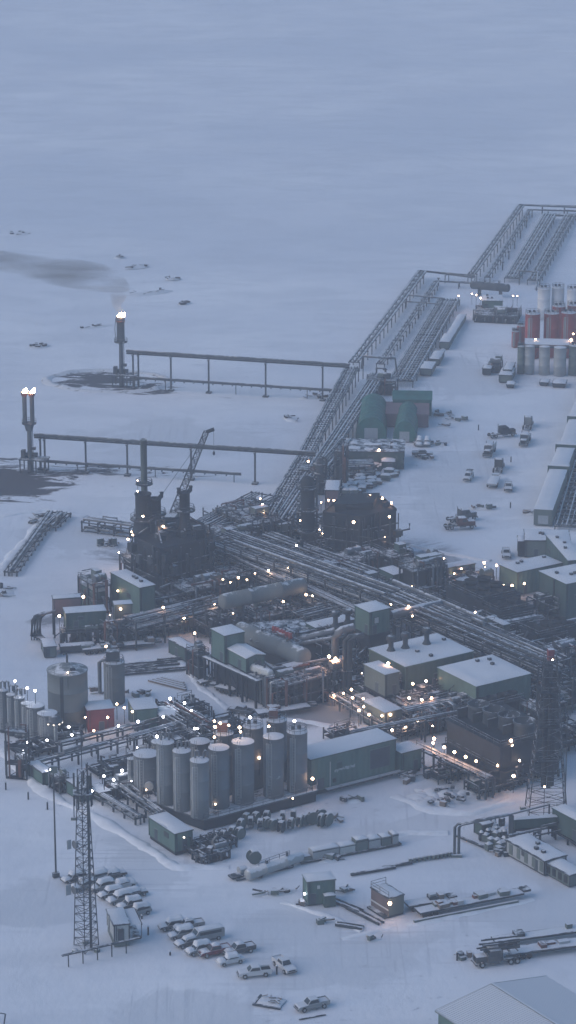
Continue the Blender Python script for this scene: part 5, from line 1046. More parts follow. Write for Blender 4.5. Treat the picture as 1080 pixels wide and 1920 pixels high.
for i, (u, v, L, n, lb) in enumerate([(275, 1252, 15, 3, 'longest row of snowy beams, on the snow right of the slim silo'), (262, 1262, 9, 4, 'short stack of dark beams between the longer rows'), (292, 1262, 17, 2, 'long thin pair of beams in front of the short stack'), (330, 1240, 9, 2, 'thin beams beyond the stack, toward the small shed')]):
    T = Thing('beam_stack', lb, 'beams', G(u, v), 14)
    for k in range(n): T.part('beam', MB().box0(-L / 2 + k * .4, L / 2 - k * .3, k * .9, k * .9 + .35, 0, .5 + .1 * k), 'steel')
T = Thing('timber_mat', 'dark timber mats lying askew on the snow, clear of snow', 'mats', G(322, 1282), -35)
for k in range(4): T.part('mat', MB().box0(-5.2 + k * .5, 5 - k * .9, k * .9 - 1.8, k * .9 - 1.1, 0, .35 + .04 * k), 'wood')
bld('shed', 'small dark fronted shed with white roof left of the elevated houses', (347, 1214), (362, 1208), (318, 1197), 3.4, 0, 'greend', 'steel', 33)
T = Thing('machine', 'brown rounded machine under snow beside the small shed', 'machine', G(364, 1254), 20); T.part('body', MB().lathe((0, 0, 0), [(.01, 0), (1.7, 0), (1.9, .8), (1.5, 1.5), (.6, 1.9), (.01, 1.95)], 14), 'rust'); T.part('hood', MB().box0(.8, 2.6, -.7, .7, .4, 1.3), 'brown')
module('process_module', 'dark upright pipework behind the brown machine', (372, 1228), (388, 1222), (358, 1214), 6, 0, 84, core=.6)
# ---------------------------------------------------------------- tanks
T = Thing('storage_tank', 'largest grey cone roofed tank with a bent vent on top', 'tank', G(128.5, 1357), 0)
T.part('shell', MB().lathe((0, 0, 0), [(4.15, 0), (4.2, .1), (4.2, 4.0), (4.24, 4.03), (4.2, 4.06), (4.2, 8.0), (4.24, 8.03), (4.2, 8.06), (4.2, 12.0), (4.3, 12.0), (4.3, 12.2), (4.1, 12.25)], 48), 'tank')
T.part('roof', MB().lathe((0, 0, 12.2), [(4.15, 0), (2, .85), (.3, 1.5), (.01, 1.55)], 48), 'tank'); T.part('vent', MB().tube([(0, 0, 13.6), (0, 0, 15.2), (-.15, 0, 15.6), (-.5, 0, 15.7), (-.75, 0, 15.4)], .22, 8), 'steel')
T.part('roof_hatch', MB().box((1.3, -2.2, 12.95), (1.1, .7, .5), .3), 'dark'); T.part('seam_plate', MB().box((-.9, -4.16, 6), (.7, .1, 12), 0), 'steel')
lamps(T, [(127, 1261, 13, .2)], mast=.3)
s = MB(); s.add([(x, y, 12.25 + 1.5 * (1 - math.hypot(x, y) / 4.15) + .06) for x, y in [(-2.6, -2.9), (-1, -3.6), (1, -3.7), (2.9, -2.5), (1.8, -2.4), (.4, -2.9), (-1, -2.5)]], [(0, 1, 2, 3, 4, 5, 6)]); T.part('snow_patch', s, 'snow')
T = silo('silo', 'slim dark grey silo with a platform and side pipe, right of the largest tank', 215, 1316, 0, 2.25, 9.2, 'tank')
T.part('side_pipe', MB().tube([(-3.1, 0, 2), (-3.1, 0, 9), (-2.4, 0, 9.6), (-1.4, 0, 9.6)], .4, 8), 'pipe'); T.part('top_housing', MB().box0(-1.6, 1.2, -.8, 1.2, 9.3, 11.6), 'steel')
T = bld('building', 'dark red cube building with snowy roof before the largest tank', (165, 1331), (213, 1327), (143, 1317), 5, 0, 'redb', 'redb', 14)
lamps(T, [(160, 1345, 4.2, .25, 40), (202, 1345, 4.2, .35, 100), (176, 1370, 1, .34, 60), (151, 1361, 1.5, .2)], mast=.3)
T = bld('building', 'green flat building with five lamps right of the dark red cube', (252, 1330), (292, 1322), (221, 1312), 4.8, 0, 'green', 'greend', 14)
lamps(T, [(219, 1320, 4, .34, 60), (233, 1327, 4, .34, 60), (248, 1334, 4, .32, 40), (255, 1335, 4, .32), (288, 1328, 4, .3, 40)], mast=.3)
bld('building', 'brown box joined to the right end of the green flat building', (300, 1342), (335, 1336), (294, 1324), 3.5, 0, 'brown', 'steel', 14)
for u, v, r, h, m, lb in [(8, 1372, 1.0, 8.6, 'silo', 'leftmost silo at the picture edge'), (24, 1378, 1.1, 8.4, 'silo', 'second silo from the left edge'), (38, 1382, 1.1, 8.2, 'silo', 'third silo from the left edge, pipes on its cap'), (53, 1388, 1.3, 7.6, 'silo', 'narrow brownish silo, fourth from the left edge'), (67, 1390, 2.0, 7.4, 'silo', 'broad silo with snow cap, fifth from the left edge'), (90, 1398, 2.05, 6.6, 'brown' if False else 'silo', 'broad silo with snow cap nearest the round lamp mast')]:
    T = silo('silo', lb, u, v - 6, .5, r, h, m, 'pipe' if r < 1.2 else None, stripe=True)
    T.part('foot_ring', MB().cyl((0, 0, -.5), r + .2, .5, 16), 'steel')
    if u == 24: lamps(T, [(28, 1277, 12.5, .36, 80), (51, 1290, 11, .38, 80), (66, 1295, 11, .38, 80)], 'lampw', mast=2.5)
    if u == 90: lamps(T, [(50, 1392, 3, .34, 60), (88, 1388, 3, .34, 60), (44, 1405, 3, .36, 80), (129, 1363, 3, .35, 80), (135, 1378, 2, .34, 60)], 'lampw', mast=1.5)
module('pipe_module', 'catwalk and valve frame on the silos at the left edge', (10, 1370), (62, 1358), (-8, 1362), 10.2, 0, 85, core=.2, vess=0, coreh=.3, aR=-14)
T = Thing('light_mast', 'round headed high light mast in front of the left silos', 'light mast', G(103, 1402), 0); T.part('mast', MB().tube([(0, 0, 0), (0, 0, 6)], .18, 8, .13), 'cream'); T.part('head', MB().lathe((0, 0, 5.7), [(.1, 0), (1.75, .05), (1.75, .35), (1.2, .5), (1.2, 1.3), (.01, 1.4)], 18), 'piped')
for k in range(8): o = MB().sphere((1.6 * math.cos(k * .785), 1.6 * math.sin(k * .785), 5.6), .16, 8); T.part('lamp', o, 'winlit')
T = rack('pipe_rack', 'long low pipe rack sweeping in front of the red and green buildings', (66, 1428), (250, 1378), 2.6, 2.4, 1, 5, 5, 86); rack('pipe_rack', 'continuation of the long low rack up to the pipe maze by the silos', (245, 1380), (345, 1352), 3, 2.4, 1, 5, 5, 87)
rack('pipe_rack', 'second low rack running behind the long low one', (110, 1392), (300, 1345), 2.4, 2, 1, 4, 5, 88)
T = rack('pipe_rack', 'pipe maze descending from the brown box to the silo deck', (305, 1318), (400, 1372), 3.5, 7, 2, 8, 4, 89, mats=('pipe', 'piped', 'steel', 'rust'))
lamps(T, [(319, 1310, 5, .4, 150), (346, 1318, 5, .4, 120), (359, 1332, 4, .32, 60), (365, 1366, 5, .36, 80), (370, 1366, 5, .3), (306, 1344, 4, .34, 80), (259, 1353, 4, .4, 120), (222, 1361, 3.5, .36, 80), (294, 1381, 5, .42, 150), (257, 1402, 2, .25)], 'lampw', mast=1.8)
pile('grey machine on the snow behind the slim silo', 182, 1298, 3, 2, 6, 21); pile('snowy machines right of the slim silo', 250, 1302, 7, 2.5, 10, 22)
T = bld('container', 'green container at the bend of the low pipe rack, its end pale', (80, 1448), (98, 1443), (44, 1430), 3, .3, 'green', 'steel', 33)
module('pipe_module', 'small lit valve skid at the left end of the low pipe rack', (44, 1424), (62, 1420), (36, 1412), 2.5, 0, 90, core=.4, vess=0)
T = module('pipe_module', 'small dark valve skid right of the green container', (112, 1462), (126, 1456), (100, 1448), 3, 0, 91, core=.5, vess=1); lamps(T, [(93, 1443, 3.4, .4, 100)], 'lampw', mast=.6)
bld('container', 'green wedge shaped container left of the tall telecom tower', (150, 1478), (170, 1472), (118, 1462), 3, .2, 'green', 'steel', 33)
bld('container', 'flat dark container behind the telecom tower top', (186, 1486), (204, 1480), (160, 1474), 2, .2, 'greend', 'steel', 33)
T = module('machinery_skid', 'black machinery skid with three lamps left of the silo deck', (218, 1478), (254, 1468), (198, 1464), 2.4, 0, 92, core=.9, cat='machinery', vess=3); lamps(T, [(195, 1455, 5, .36, 80), (229, 1445, 5, .4, 100), (213, 1462, 3.5, .38, 100), (246, 1464, 3, .38, 100), (173, 1483, 3, .28)], 'lampw', mast=2)
rack('pipe_rack', 'snow lined rack descending along the left side of the silo deck', (215, 1462), (300, 1522), 2.4, 2.2, 1, 5, 4, 93); rack('pipe_rack', 'lower rack before the silo deck beside the green container on skids', (180, 1482), (262, 1530), 1.6, 2, 1, 4, 4, 94)
# ---------------------------------------------------------------- silo cluster on its deck
P = [G(u, v, 2.3) for u, v in [(382, 1537), (410, 1531), (595, 1482), (590, 1420), (420, 1380), (255, 1440), (255, 1492)]]
T = Thing('silo_deck', 'raised dark deck carrying the big silo cluster', 'platform', P[1] - Vector((0, 0, 2.3)), 0); T.partw('deck', MB().prism([(p.x, p.y) for p in P], 2.0, 2.3), 'piped'); c_ = sum(P, Vector()) / len(P)
T.partw('skirt', MB().prism([tuple((c_ + (p - c_) * .985))[:2] for p in P], 0, 1.98), 'dark'); T.partw('handrail', MB().rail(P[:4], 1.1, .07, 2.4), 'piped'); T.partw('edge_snow', MB().bar(P[1] + Vector((0, .3, .1)), P[2] + Vector((0, .3, .1)), .5, .18), 'snow')
lamps(T, [(453, 1496, 3.5, .34, 80), (404, 1508, 3.5, .22), (586, 1460, 5, .42, 150), (274, 1481, 4, .22), (549, 1497, 2.6, .2), (486, 1421, 9, .36, 40)], 'lampm', mast=.8)
SI = [(420, 1486, 1.95, 12.6, 'rail', 'back row silo with a lamp lit orange housing on top'), (475, 1474, 2.0, 12.8, 'rail', 'back row silo with railings and a lamp pole, middle of the back row'), (519, 1462, 2.0, 12.8, 'rail', 'tallest looking back row silo with a rust stained top, rightmost at the back'), (375, 1478, 2.0, 10, None, 'dark low silo behind the pale trio'),
      (513, 1491, 2.0, 12.4, None, 'front row silo, second from the green warehouse'), (557, 1481, 2.0, 12.4, 'rail', 'front row silo touching the green warehouse'), (456, 1503, 2.15, 12.6, None, 'front row silo with a red stain at its foot, fourth from the left'), (411, 1511, 2.0, 12.2, None, 'front row silo just right of the pale trio'),
      (275, 1480, 2.5, 7.6, None, 'squat broad tank at the left end of the silo deck'), (247, 1468, .8, 5.2, None, 'small narrow tank at the far left of the silo deck'), (300, 1462, 1.6, 8.2, None, 'silo standing between the squat tank and the pale trio'),
      (311, 1504, 1.72, 12.6, 'pipe', 'farthest of the pale trio with bent vents'), (342, 1517, 1.72, 12.2, 'pipe', 'middle one of the pale trio with bent vents'), (375, 1530, 1.8, 11.6, 'pipe', 'nearest of the pale trio with bent vents')]
for u, v, r, h, cap, lb in SI:
    T = silo('silo', lb, u, v, 2.3, r, h, 'silo' if cap != 'pipe' else 'silop', cap)
    if u == 420: T.part('lit_housing', MB().box0(-1.2, .8, -.6, 1, h + .3, h + 2.2), 'rust'); lamps(T, [(402, 1352, 18.5, .34, 60), (413, 1356, 18, .36, 60), (429, 1360, 17.6, .3, 40), (403, 1363, 17, .42, 80), (402, 1382, 15.4, .32), (449, 1364, 17.5, .42, 80), (451, 1372, 16.7, .34)], mast=.8)
    if u == 475: lamps(T, [(469, 1345, 19, .4, 80)], 'lampw', mast=4)
    if u == 519: T.part('top_frame', MB().box0(-1.5, .2, -.5, 1, h + .3, h + 2), 'rust'); lamps(T, [(504, 1362, 17.5, .36, 60)], mast=1)
    if u == 275: lamps(T, [], mast=0); T.part('round_door', MB().tube([(.6, -2.4, 1.8), (.6, -2.9, 1.8)], .9, 16), 'tankw')
    if u == 311: lamps(T, [], mast=0)
T = Thing('light_pole', 'lone lamp pole on the snow behind the green warehouse', 'light pole', G(552, 1392), 0); T.part('mast', MB().tube([(0, 0, 0), (0, 0, 5)], .1, 6), 'steel'); lamps(T, [(552, 1352, 5.2, .42, 100)], 'lampw', mast=0)
# ---------------------------------------------------------------- green warehouse
p0, a, b = corner((583, 1423), (747, 1387), (555, 1407), 8, 33)
pr = G(747, 1387, 8); back = (G(705, 1370, 8) - pr).dot(ax(123)); b = max(6, back)
T = Thing('warehouse', 'long green warehouse with snowy roof beside the silo cluster', 'warehouse', (p0.x, p0.y, 0), 33)
box_parts(T, a, b, .9, 7.7, 'green', 'greend', seed=5); T.part('skid', MB().box0(.2, a - .2, .3, b - .2, 0, .9), 'dark')
o = face_rect(T, 'f', a, b, a * .70, a * .93, 2.6, 6.6, 'doord', 'roller_door', 'greyg'); face_rect(T, 'f', a, b, .6, 3.0, 1.2, 3.2, 'doord', 'door', 'steel'); face_rect(T, 'f', a, b, a * .31, a * .36, 4.6, 5.8, 'greend', 'vent_panel', 'greend'); face_rect(T, 'f', a, b, a * .26, a * .29, 1.9, 2.6, 'dark', 'hatch', 'steel')
T.part('side_walk', MB().box0(3.2, a + 1.5, -1.2, -.1, .95, 1.1), 'pipe'); T.part('downpipe', MB().box0(a * .22, a * .22 + .15, -.14, -.01, 1.2, 6.4), 'cream')
st = MB(); rd = random.Random(3)
for i in range(26): x = a * .28 + i * .19; st.box((x, -.02, 4.3 + rd.uniform(-.25, .2)), (.09, .02, rd.uniform(.25, .7)))
T.part('frost_streaks', st, 'soft')
T = bld('building', 'small green annex with snowy roof at the right end of the green warehouse', (753, 1411), (790, 1402), (738, 1396), 5, .6, 'green', 'greend', 33)
T = bld('container', 'green container on skids below the pale trio of silos', (328, 1562), (357, 1552), (272, 1532), 4.6, .7, 'green', 'greend', 33)
lamps(T, [(334, 1568, 3.6, .3), (345, 1570, 3.6, .3)], 'winlit', mast=0)
# junk around the warehouse
pile('timber and beams leaning beside the annex', 775, 1458, 5, 3, 14, 31, 33); pile('bent frame half buried in snow before the warehouse', 660, 1500, 4, 2, 6, 32)
T = Thing('snow_heap', 'lumpy snow covered pallets before the elevated walkway', 'snow heap', G(830, 1490), 20); rd = random.Random(8)
for i in range(22):
    x = rd.uniform(-6, 6); y = rd.uniform(-5, 4); sn = MB().lathe((0, 0, -.2), [(1, 0), (.8, .25), (.4, .42), (.01, .48)], 9); k = rd.uniform(1, 2.4); an = rd.uniform(0, 3); sn.v = [((q[0] * math.cos(an) * 1.3 - q[1] * math.sin(an) * .8) * k + x, (q[0] * math.sin(an) * 1.3 + q[1] * math.cos(an) * .8) * k + y, q[2] * k * .8) for q in sn.v]; T.part('mound', sn, 'snow')
for i in range(14): T.part('pallet', MB().box((rd.uniform(-6, 6), rd.uniform(-5, 4), rd.uniform(.3, .9)), (rd.uniform(.6, 1.8), .8, .4), rd.uniform(0, 3)), 'steel')
pile('two dark pallets at the near end of the lumpy snow heap', 838, 1510, 3, 1.5, 6, 33); pile('dark objects on the snow below the cooling block', 940, 1480, 5, 2, 10, 34)
# ---------------------------------------------------------------- reels, drums and the yard rows
def reel(label, u, v, deg, r=1.1, w=.9, group=None, m='greyg'):
    T = Thing('cable_reel', label, 'reel', G(u, v), deg, group)
    for y in (-w / 2, w / 2): T.part('flange', MB().tube([(0, y - .06, r), (0, y + .06, r)], r, 16), m)
    T.part('drum', MB().tube([(0, -w / 2, r), (0, w / 2, r)], r * .55, 12), 'steel'); T.part('snow_cover', MB().box((0, 0, 2 * r), (r * .9, w, .14)), 'snow'); return T.o
p = reel('pale cable reel in the row of reels before the silo deck', 452, 1556, 60, group='pale reels in the row before the silo deck'); rd = random.Random(2)
for i, (u, v) in enumerate([(470, 1552), (488, 1556), (500, 1553), (512, 1556), (524, 1553), (545, 1554), (562, 1550), (572, 1546), (436, 1570), (418, 1578), (404, 1580), (450, 1572), (462, 1545), (480, 1543), (500, 1541), (530, 1541), (550, 1538)]): copytree(p, None, G(u, v), 60 + rd.uniform(-30, 30))
reel('dark faced cable reel standing out in the row of pale reels', 527, 1560, 65, 1.1, m='steel'); reel('dark cable reel at the near end of the row by the green container', 394, 1610, 70, 1.2, m='steel')
for i, (u, v, lb) in enumerate([(586, 1545, 'leftmost of the reels standing on edge right of the row'), (601, 1540, 'tall reel right of the leftmost one'), (615, 1548, 'thin reel seen edge on'), (602, 1550, 'reel in front of the tall one')]): reel(lb, u, v, 20 + i * 15, 1.3, .7)
reel('large open reel behind the long white tank', 476, 1618, 20, 1.3, 1.4)
pile('dark frame right of the thin edge on reel', 625, 1536, 3, 2, 7, 35)
T = module('valve_skid', 'frosted pipe and valve skid right of the green container', (378, 1606), (424, 1588), (340, 1600), 1.8, 0, 95, core=.3, rooftop=False, dens=1.5, mats=('pipe', 'piped'), vess=1, cat='valve skid')
vessel('tank', 'long snow covered white tank lying on a sled', (466, 1640), (562, 1606), 1.25, 1.05, 'tankw', zb=.1)
T = Thing('sled', 'sled with upturned runner ends under the long white tank', 'sled', G(452, 1650), 30); T.part('runner', MB().box0(-1, 11, -.2, .1, .05, .35), 'steel'); T.part('nose', MB().box0(-1.6, .6, .3, 2.2, .3, .6), 'steel')
T = Thing('pump_unit', 'small pump with a round end at the head of the long white tank', 'pump', G(452, 1640), 30); T.part('motor', MB().tube([(-.5, 0, .9), (1.0, 0, .9)], .8, 14), 'tankw'); T.part('base', MB().box0(-1, 1.3, -.9, .9, 0, .25), 'steel')
# pale blocks row
T = Thing('barge_row', 'long dark edged sled carrying the row of pale boxes', 'sled', G(640, 1600), 25); T.part('bed', MB().box0(-9, 12, -1.4, 1.3, 0, .35), 'steel')
a_ = ax(25); base = G(640, 1600)
for i, (x, L, h, m, lb) in enumerate([(-9, 2.2, .9, 'greyg', 'low machine at the left end of the pale box row'), (-6.4, 5.4, 1.7, 'tankw', 'longest pale box in the row on the dark edged sled'), (-.8, 3.2, 1.6, 'cream', 'pale box right of the longest one in the row'), (2.6, 2.4, 2.2, 'greyg', 'grey box with a tilted beam in the middle of the row'), (5.3, 2.4, 1.9, 'tankw', 'square pale box, third from the right end of the row'), (8.0, 1.9, 1.8, 'greyg', 'square grey box, second from the right end of the row'), (10.3, 1.2, 2.0, 'tankw', 'small upright box at the right end of the row')]):
    q = base + a_ * x; T = Thing('box', lb, 'box', (q.x, q.y, .36), 25); T.part('body', MB().box0(0, L, -1.1, 1.0, 0, h), m); T.part('snow_cover', snowcap(MB(), 0, L, -1.1, 1.0, h, .25, i + 2, .8), 'snow'); T.part('lid_edge', MB().box0(-.05, L + .05, -1.15, -1.05, h * .8, h * .9), 'steel')
pile('flat sled of scrap before the pale box row', 620, 1612, 5, 1.5, 6, 36, 25)
T = bld('building', 'small square green building with a wall lamp in the lower yard', (577, 1652), (624, 1641), (553, 1640), 4.9, .2, 'green', 'greyg', 14)
lamps(T, [(571, 1676, 2.2, .3, 8)], 'lampw', mast=0); T.part('wall_vent', MB().box0(T.a * .35, T.a * .35 + .5, -.15, -.0, 3.2, 3.8), 'cream'); T.part('entry', MB().box0(T.a * .55, T.a * .97, -1.4, -.01, 0, 2.2), 'greend'); T.part('entry_snow', snowcap(MB(), T.a * .55, T.a * .97, -1.4, 0, 2.2, .25, 3, .8), 'snow')
pile('snowy planks on a sled left of the small square green building', 525, 1674, 7, 2, 12, 37, 25); pile('dark stub post at the foot of the green building', 564, 1697, 1, .8, 4, 38)
p0, a, b = corner((729, 1683), (755, 1674), (690, 1664), 4, 33)
T = Thing('storage_tank', 'brown tank house with rounded ends and one bright lamp', 'tank house', (p0.x, p0.y, 0), 33)
T.part('wall', MB().box0(0, a, 0, b, .4, 3.7), 'brown'); T.part('end_wall', MB().box0(.02, a + .06, -.06, -.003, .4, 3.8), 'greyg'); T.part('roof', MB().box0(-.15, a + .15, -.15, b + .15, 3.702, 3.9), 'steel'); T.part('roof_snow', snowcap(MB(), 0, a, 0, b, 3.9, .2, 9), 'snow'); T.part('rail_strip', MB().box0(-.18, -.01, 0, b, 1.4, 1.6), 'cream'); T.part('skid', MB().box0(-.9, a, 0, b, 0, .35), 'steel'); T.part('handrail', MB().rail([(0, 0, 3.95), (0, b, 3.95), (a, b, 3.95)]), 'steel')
lamps(T, [(731, 1694, 3.4, .48, 200)], mast=0)
for i, (u, v, L, d, lb) in enumerate([(683, 1718, 9, -50, 'dark step shaped rail frame left of the brown tank house'), (672, 1712, 7, -52, 'snow filled tray beside the step shaped rail frame'), (650, 1700, 7, -45, 'thin snow covered beam left of the snow filled tray'), (655, 1738, 5, -20, 'snow heap edged with dark beam in front of the tank house')]):
    T = Thing('rail_frame', lb, 'frame', G(u, v), d); T.part('rail', MB().box0(-L / 2, L / 2, -.6, -.4, 0, .5), 'steel'); T.part('rail', MB().box0(-L / 2, L / 2, .6, .8, 0, .4), 'steel'); T.part('snow_fill', snowcap(MB(), -L / 2, L / 2, -.4, .6, .15, .2, i, .8), 'snow')
pile('small plough blade lying on the snow before the tank house', 702, 1762, 2.6, .8, 5, 39, 15); pile('small box left lying on the snow', 605, 1731, 1.4, .5, 3, 40); pile('junk left of the tank house', 648, 1670, 3, 2, 6, 41)
# long trailer rows
for i, (u, v, L, d, lb, n, sd) in enumerate([(880, 1700, 21, 24, 'long flat trailer with pale side and scrap on deck, lower right yard', 12, 5), (800, 1700, 8, 20, 'snow buried cart behind the long flat trailer', 5, 6)]): lowboy('flatbed_trailer', lb, u, v, d, L, 2.6, 'steel', n, sd)
T = Thing('kerb_beam', 'dark edged beam lying along the near side of the long flat trailer', 'beam', G(870, 1712), 24); T.part('beam', MB().box0(-10, 11, -.25, .25, 0, .5), 'greyg')
for i, (u, v, L, lb) in enumerate([(700, 1635, 9, 'left one of the thin snow covered beams in the open yard'), (745, 1624, 6, 'middle one of the thin snow covered beams in the open yard'), (790, 1612, 5, 'knobbly beam end right of the thin ones'), (830, 1606, 4, 'rightmost knobbly beam end near the pipe portal legs')]):
    T = Thing('yard_beam', lb, 'beam', G(u, v), 22); T.part('beam', MB().box0(-L / 2, L / 2, -.2, .25, 0, .45), 'steel'); T.part('beam_snow', snowcap(MB(), -L / 2, L / 2, -.2, 1.0, .2, .25, i, .8), 'snow')
    if i > 1:
        for k in range(5): T.part('bolt_end', MB().cyl((-L / 2 + k * L / 5, -.4, 0), .3, .8, 8), 'greyg')
# pipe portal
def PT(): 
    A = G(852, 1604); B = G(952, 1602); T = Thing('pipe_portal', 'square goal shaped pipe portal over the road at the lower right', 'pipe portal', A, 0)
    a = G(852, 1604); top = a + Vector((0, 0, 6.2)); e = G(951, 1527, 6.6); far = G(1030, 1508, 6.2)
    for k in (0, .8):
        o = Vector((k, .2 * k, -k * .2)); T.partw('pipe', MB().tube([a + Vector((k, .2 * k, 0)), top + o + Vector((0, 0, -.5)), top + o + Vector((.5, .3, 0)), e + o * .5, e + o * .5 + Vector((.6, .1, -.3)), Vector((e.x + .6 + k * .5, e.y + .1, .2))], .26, 8), 'piped')
    T.partw('beam', MB().bar(e + Vector((0, .4, -.3)), far, .3), 'pipe'); T.partw('leg', MB().bar(Vector((far.x, far.y, 0)), far, .3), 'steel'); T.partw('footing', MB().box((a.x + .4, a.y, .1), (2, 1.4, .5)), 'greyg')
PT()
T = Thing('snow_board', 'long dark beam lying in the snow under the pipe portal', 'beam', G(888, 1582), -48); T.part('beam', MB().box0(-4.5, 4.5, -.2, .2, 0, .4), 'steel')
def yard_tank(): pass
rd = random.Random(4)
spread(crate_proto('valve_crate', 'frosted valve block in the cluster behind the container row', 'valve', (1.3, 1.1, 1.3), 'greyg', 'frosted valve blocks behind the container row'), [(908 + rd.random() * 40, 1562 + rd.random() * 34) for _ in range(14)], [0, 33, 60])
spread(crate_proto('valve_crate', 'dark valve block in the cluster behind the container row', 'valve', (.9, .9, 1.6), 'steel', 'dark valve blocks behind the container row'), [(900 + rd.random() * 50, 1546 + rd.random() * 46) for _ in range(12)], [10, 50])
bld('hut', 'dark small hut with snow at the far corner of the valve cluster', (905, 1546), (922, 1541), (888, 1538), 2.6, 0, 'greend', 'steel', 33)
T = bld('elevated_duct', 'long dark green duct raised on legs behind the container row', (966, 1536), (1037, 1522), (963, 1534), 4.8, 2.8, 'greend', 'greend', 10)
T = bld('building', 'dark green building cut by the right edge behind the container row', (1096, 1545), (1120, 1540), (1047, 1511), 6, 1.5, 'greend', 'greend', 33)
rack('pipe_rack', 'low legged rack from the green duct towards the edge building', (955, 1568), (1060, 1546), 2.5, 2, 1, 3, 5, 96)
T = bld('container_row', 'row of pale panel containers with thick snow roof at the lower right', (1021, 1613), (1062, 1602), (947, 1574), 3.2, .3, 'tankw', 'steel', 33, cat='container')
for k in range(5): T.part('door_panel', MB().box0(-.08, -.0, T.b * (k * .2 + .03), T.b * (k * .2 + .12), .6, 2.7), 'greyg')
T = bld('generator', 'grey generator box with a fan grid cut by the right edge below the container row', (1068, 1640), (1095, 1632), (1026, 1614), 2.6, .2, 'greyg', 'steel', 33)
for k in range(4): T.part('louvre', MB().box0(-.1, 0, T.b * (.08 + k * .24), T.b * (.22 + k * .24), .6, 2.0), 'dark')
pile('snowy parts at the head of the container row', 945, 1600, 2.5, 2, 7, 42)
lamps(Thing('light_pole', 'tall lamp pole among the legs of the dark tower', 'light pole', G(1021, 1570), 0), [(1021, 1475, 9, .25)], mast=9)
# big roof at bottom right
def bigroof():
    z = 8.0; A = G(822, 1896, z); T = Thing('warehouse', 'big snow dusted gable roof at the bottom right corner', 'warehouse', (A.x, A.y, 0), 33); W = 2 * (G(938, 1856, z + 1.6) - A).dot(ax(33)); L = 34; rz = z + 1.6
    T.part('wall', MB().add([(0, 0, 0), (W, 0, 0), (W, 0, z), (W / 2, 0, rz), (0, 0, z), (0, -L, 0), (W, -L, 0), (W, -L, z), (W / 2, -L, rz), (0, -L, z)], [(4, 3, 2, 1, 0), (5, 6, 7, 8, 9), (0, 5, 9, 4), (1, 2, 7, 6)]), 'green')
    for x0, x1 in ((-.3, W / 2), (W / 2, W + .3)):
        m = MB(); za = z - .06 if x0 < 0 else rz; zb = rz if x0 < 0 else z - .06
        vs = [(x0, .3, za + .02), (x1, .3, zb + .02), (x1, -L, zb + .02), (x0, -L, za + .02)]; vs += [(x, y, q + .2) for x, y, q in vs]
        T.part('roof', m.add(vs, [(3, 2, 1, 0), (4, 5, 6, 7), (0, 1, 5, 4), (1, 2, 6, 5), (2, 3, 7, 6), (3, 0, 4, 7)]), 'roofsnow')
    T.part('ridge_cap', MB().box0(W / 2 - .25, W / 2 + .25, -L, .35, rz + .2, rz + .32), 'greyg')
    T.part('verge_trim', MB().bar((-.3, .38, z + .05), (W / 2, .38, rz + .12), .16, .3).bar((W / 2, .38, rz + .12), (W + .3, .38, z + .05), .16, .3), 'greyg')
    T.part('gutter', MB().box0(-.5, -.32, -L, .3, z - .12, z + .1), 'greyg')
bigroof()
# ================================================================ telecom tower, shelter and walkway
T = Thing('telecom_tower', 'tall lattice telecom tower with antennas at the lower left', 'telecom tower', G(161, 1778), 5); c = T.loc
h = 33.5; lattice(T, c, c + Vector((0, 0, h)), 4.3, 1.6, 22, 'steel', .17, .08, 'mast', tri=True)
for x, y in ((-1.9, -1.2), (1.9, -1.2), (0, 2.2)): T.part('footing', MB().cyl((x, y, -.2), .55, .6, 10), 'greyg')
T.part('cable_ladder', MB().box0(.7, 1.15, -.9, -.6, 0, 32), 'steel'); T.part('whip_antenna', MB().tube([(0, 0, h), (0, 0, h + 6.5)], .07, 6), 'steel')
for x, z, w, hh in ((-1.9, 11.5, 1.0, 1.9), (-1.6, 20.0, .8, 1.7)): T.part('panel_antenna', MB().box((x - .9, -.6, z), (w, .18, hh), .5), 'tankw'); T.part('dish', MB().tube([(x, -.8, z), (x + .3, -.6, z)], .75, 14), 'pipe')
for z, n in ((31.5, 5), (28, 4)):
    for k in range(n): T.part('antenna', MB().box((1.5 * math.cos(k * 1.4), 1.5 * math.sin(k * 1.4), z), (.3, .25, 2.6), k), 'steel')
T.part('top_platform', MB().box0(-1.6, 1.6, -1.4, 1.4, 29.2, 29.35), 'steel')
T = Thing('pole', 'tall thin pole on a snowy foot at the lower left', 'pole', G(105, 1644), 0); T.part('shaft', MB().tube([(0, 0, 0), (0, 0, 22)], .19, 8, .12), 'steel'); T.part('footing', MB().box((0, 0, .4), (1.2, .8, .9), .4), 'steel'); T.part('head', MB().box((0.1, 0, 21.3), (1.2, .4, 1.4)), 'greyg')
T = Thing('pole', 'short thin pole with a box between the tall pole and the telecom tower', 'pole', G(139, 1536), 0); T.part('shaft', MB().tube([(0, 0, 0), (0, 0, 5)], .1, 6), 'steel'); T.part('box', MB().box((0, 0, -.1), (1.2, .5, 1.0)), 'greyg')
for i, (u, v, h_) in enumerate([(165, 1478, 5.5), (192, 1470, 4.4)]): T = Thing('pole', ['thin pole left of the black machinery skid', 'thin pole with a box, nearest to the black machinery skid'][i], 'pole', G(u, v), 0); T.part('shaft', MB().tube([(0, 0, 0), (0, 0, h_)], .1, 6), 'steel')
T = bld('equipment_shelter', 'pale equipment shelter with snowy roof at the foot of the telecom tower', (214, 1733), (240, 1726), (180, 1706), 4.4, 1.2, 'cream', 'steel', 14)
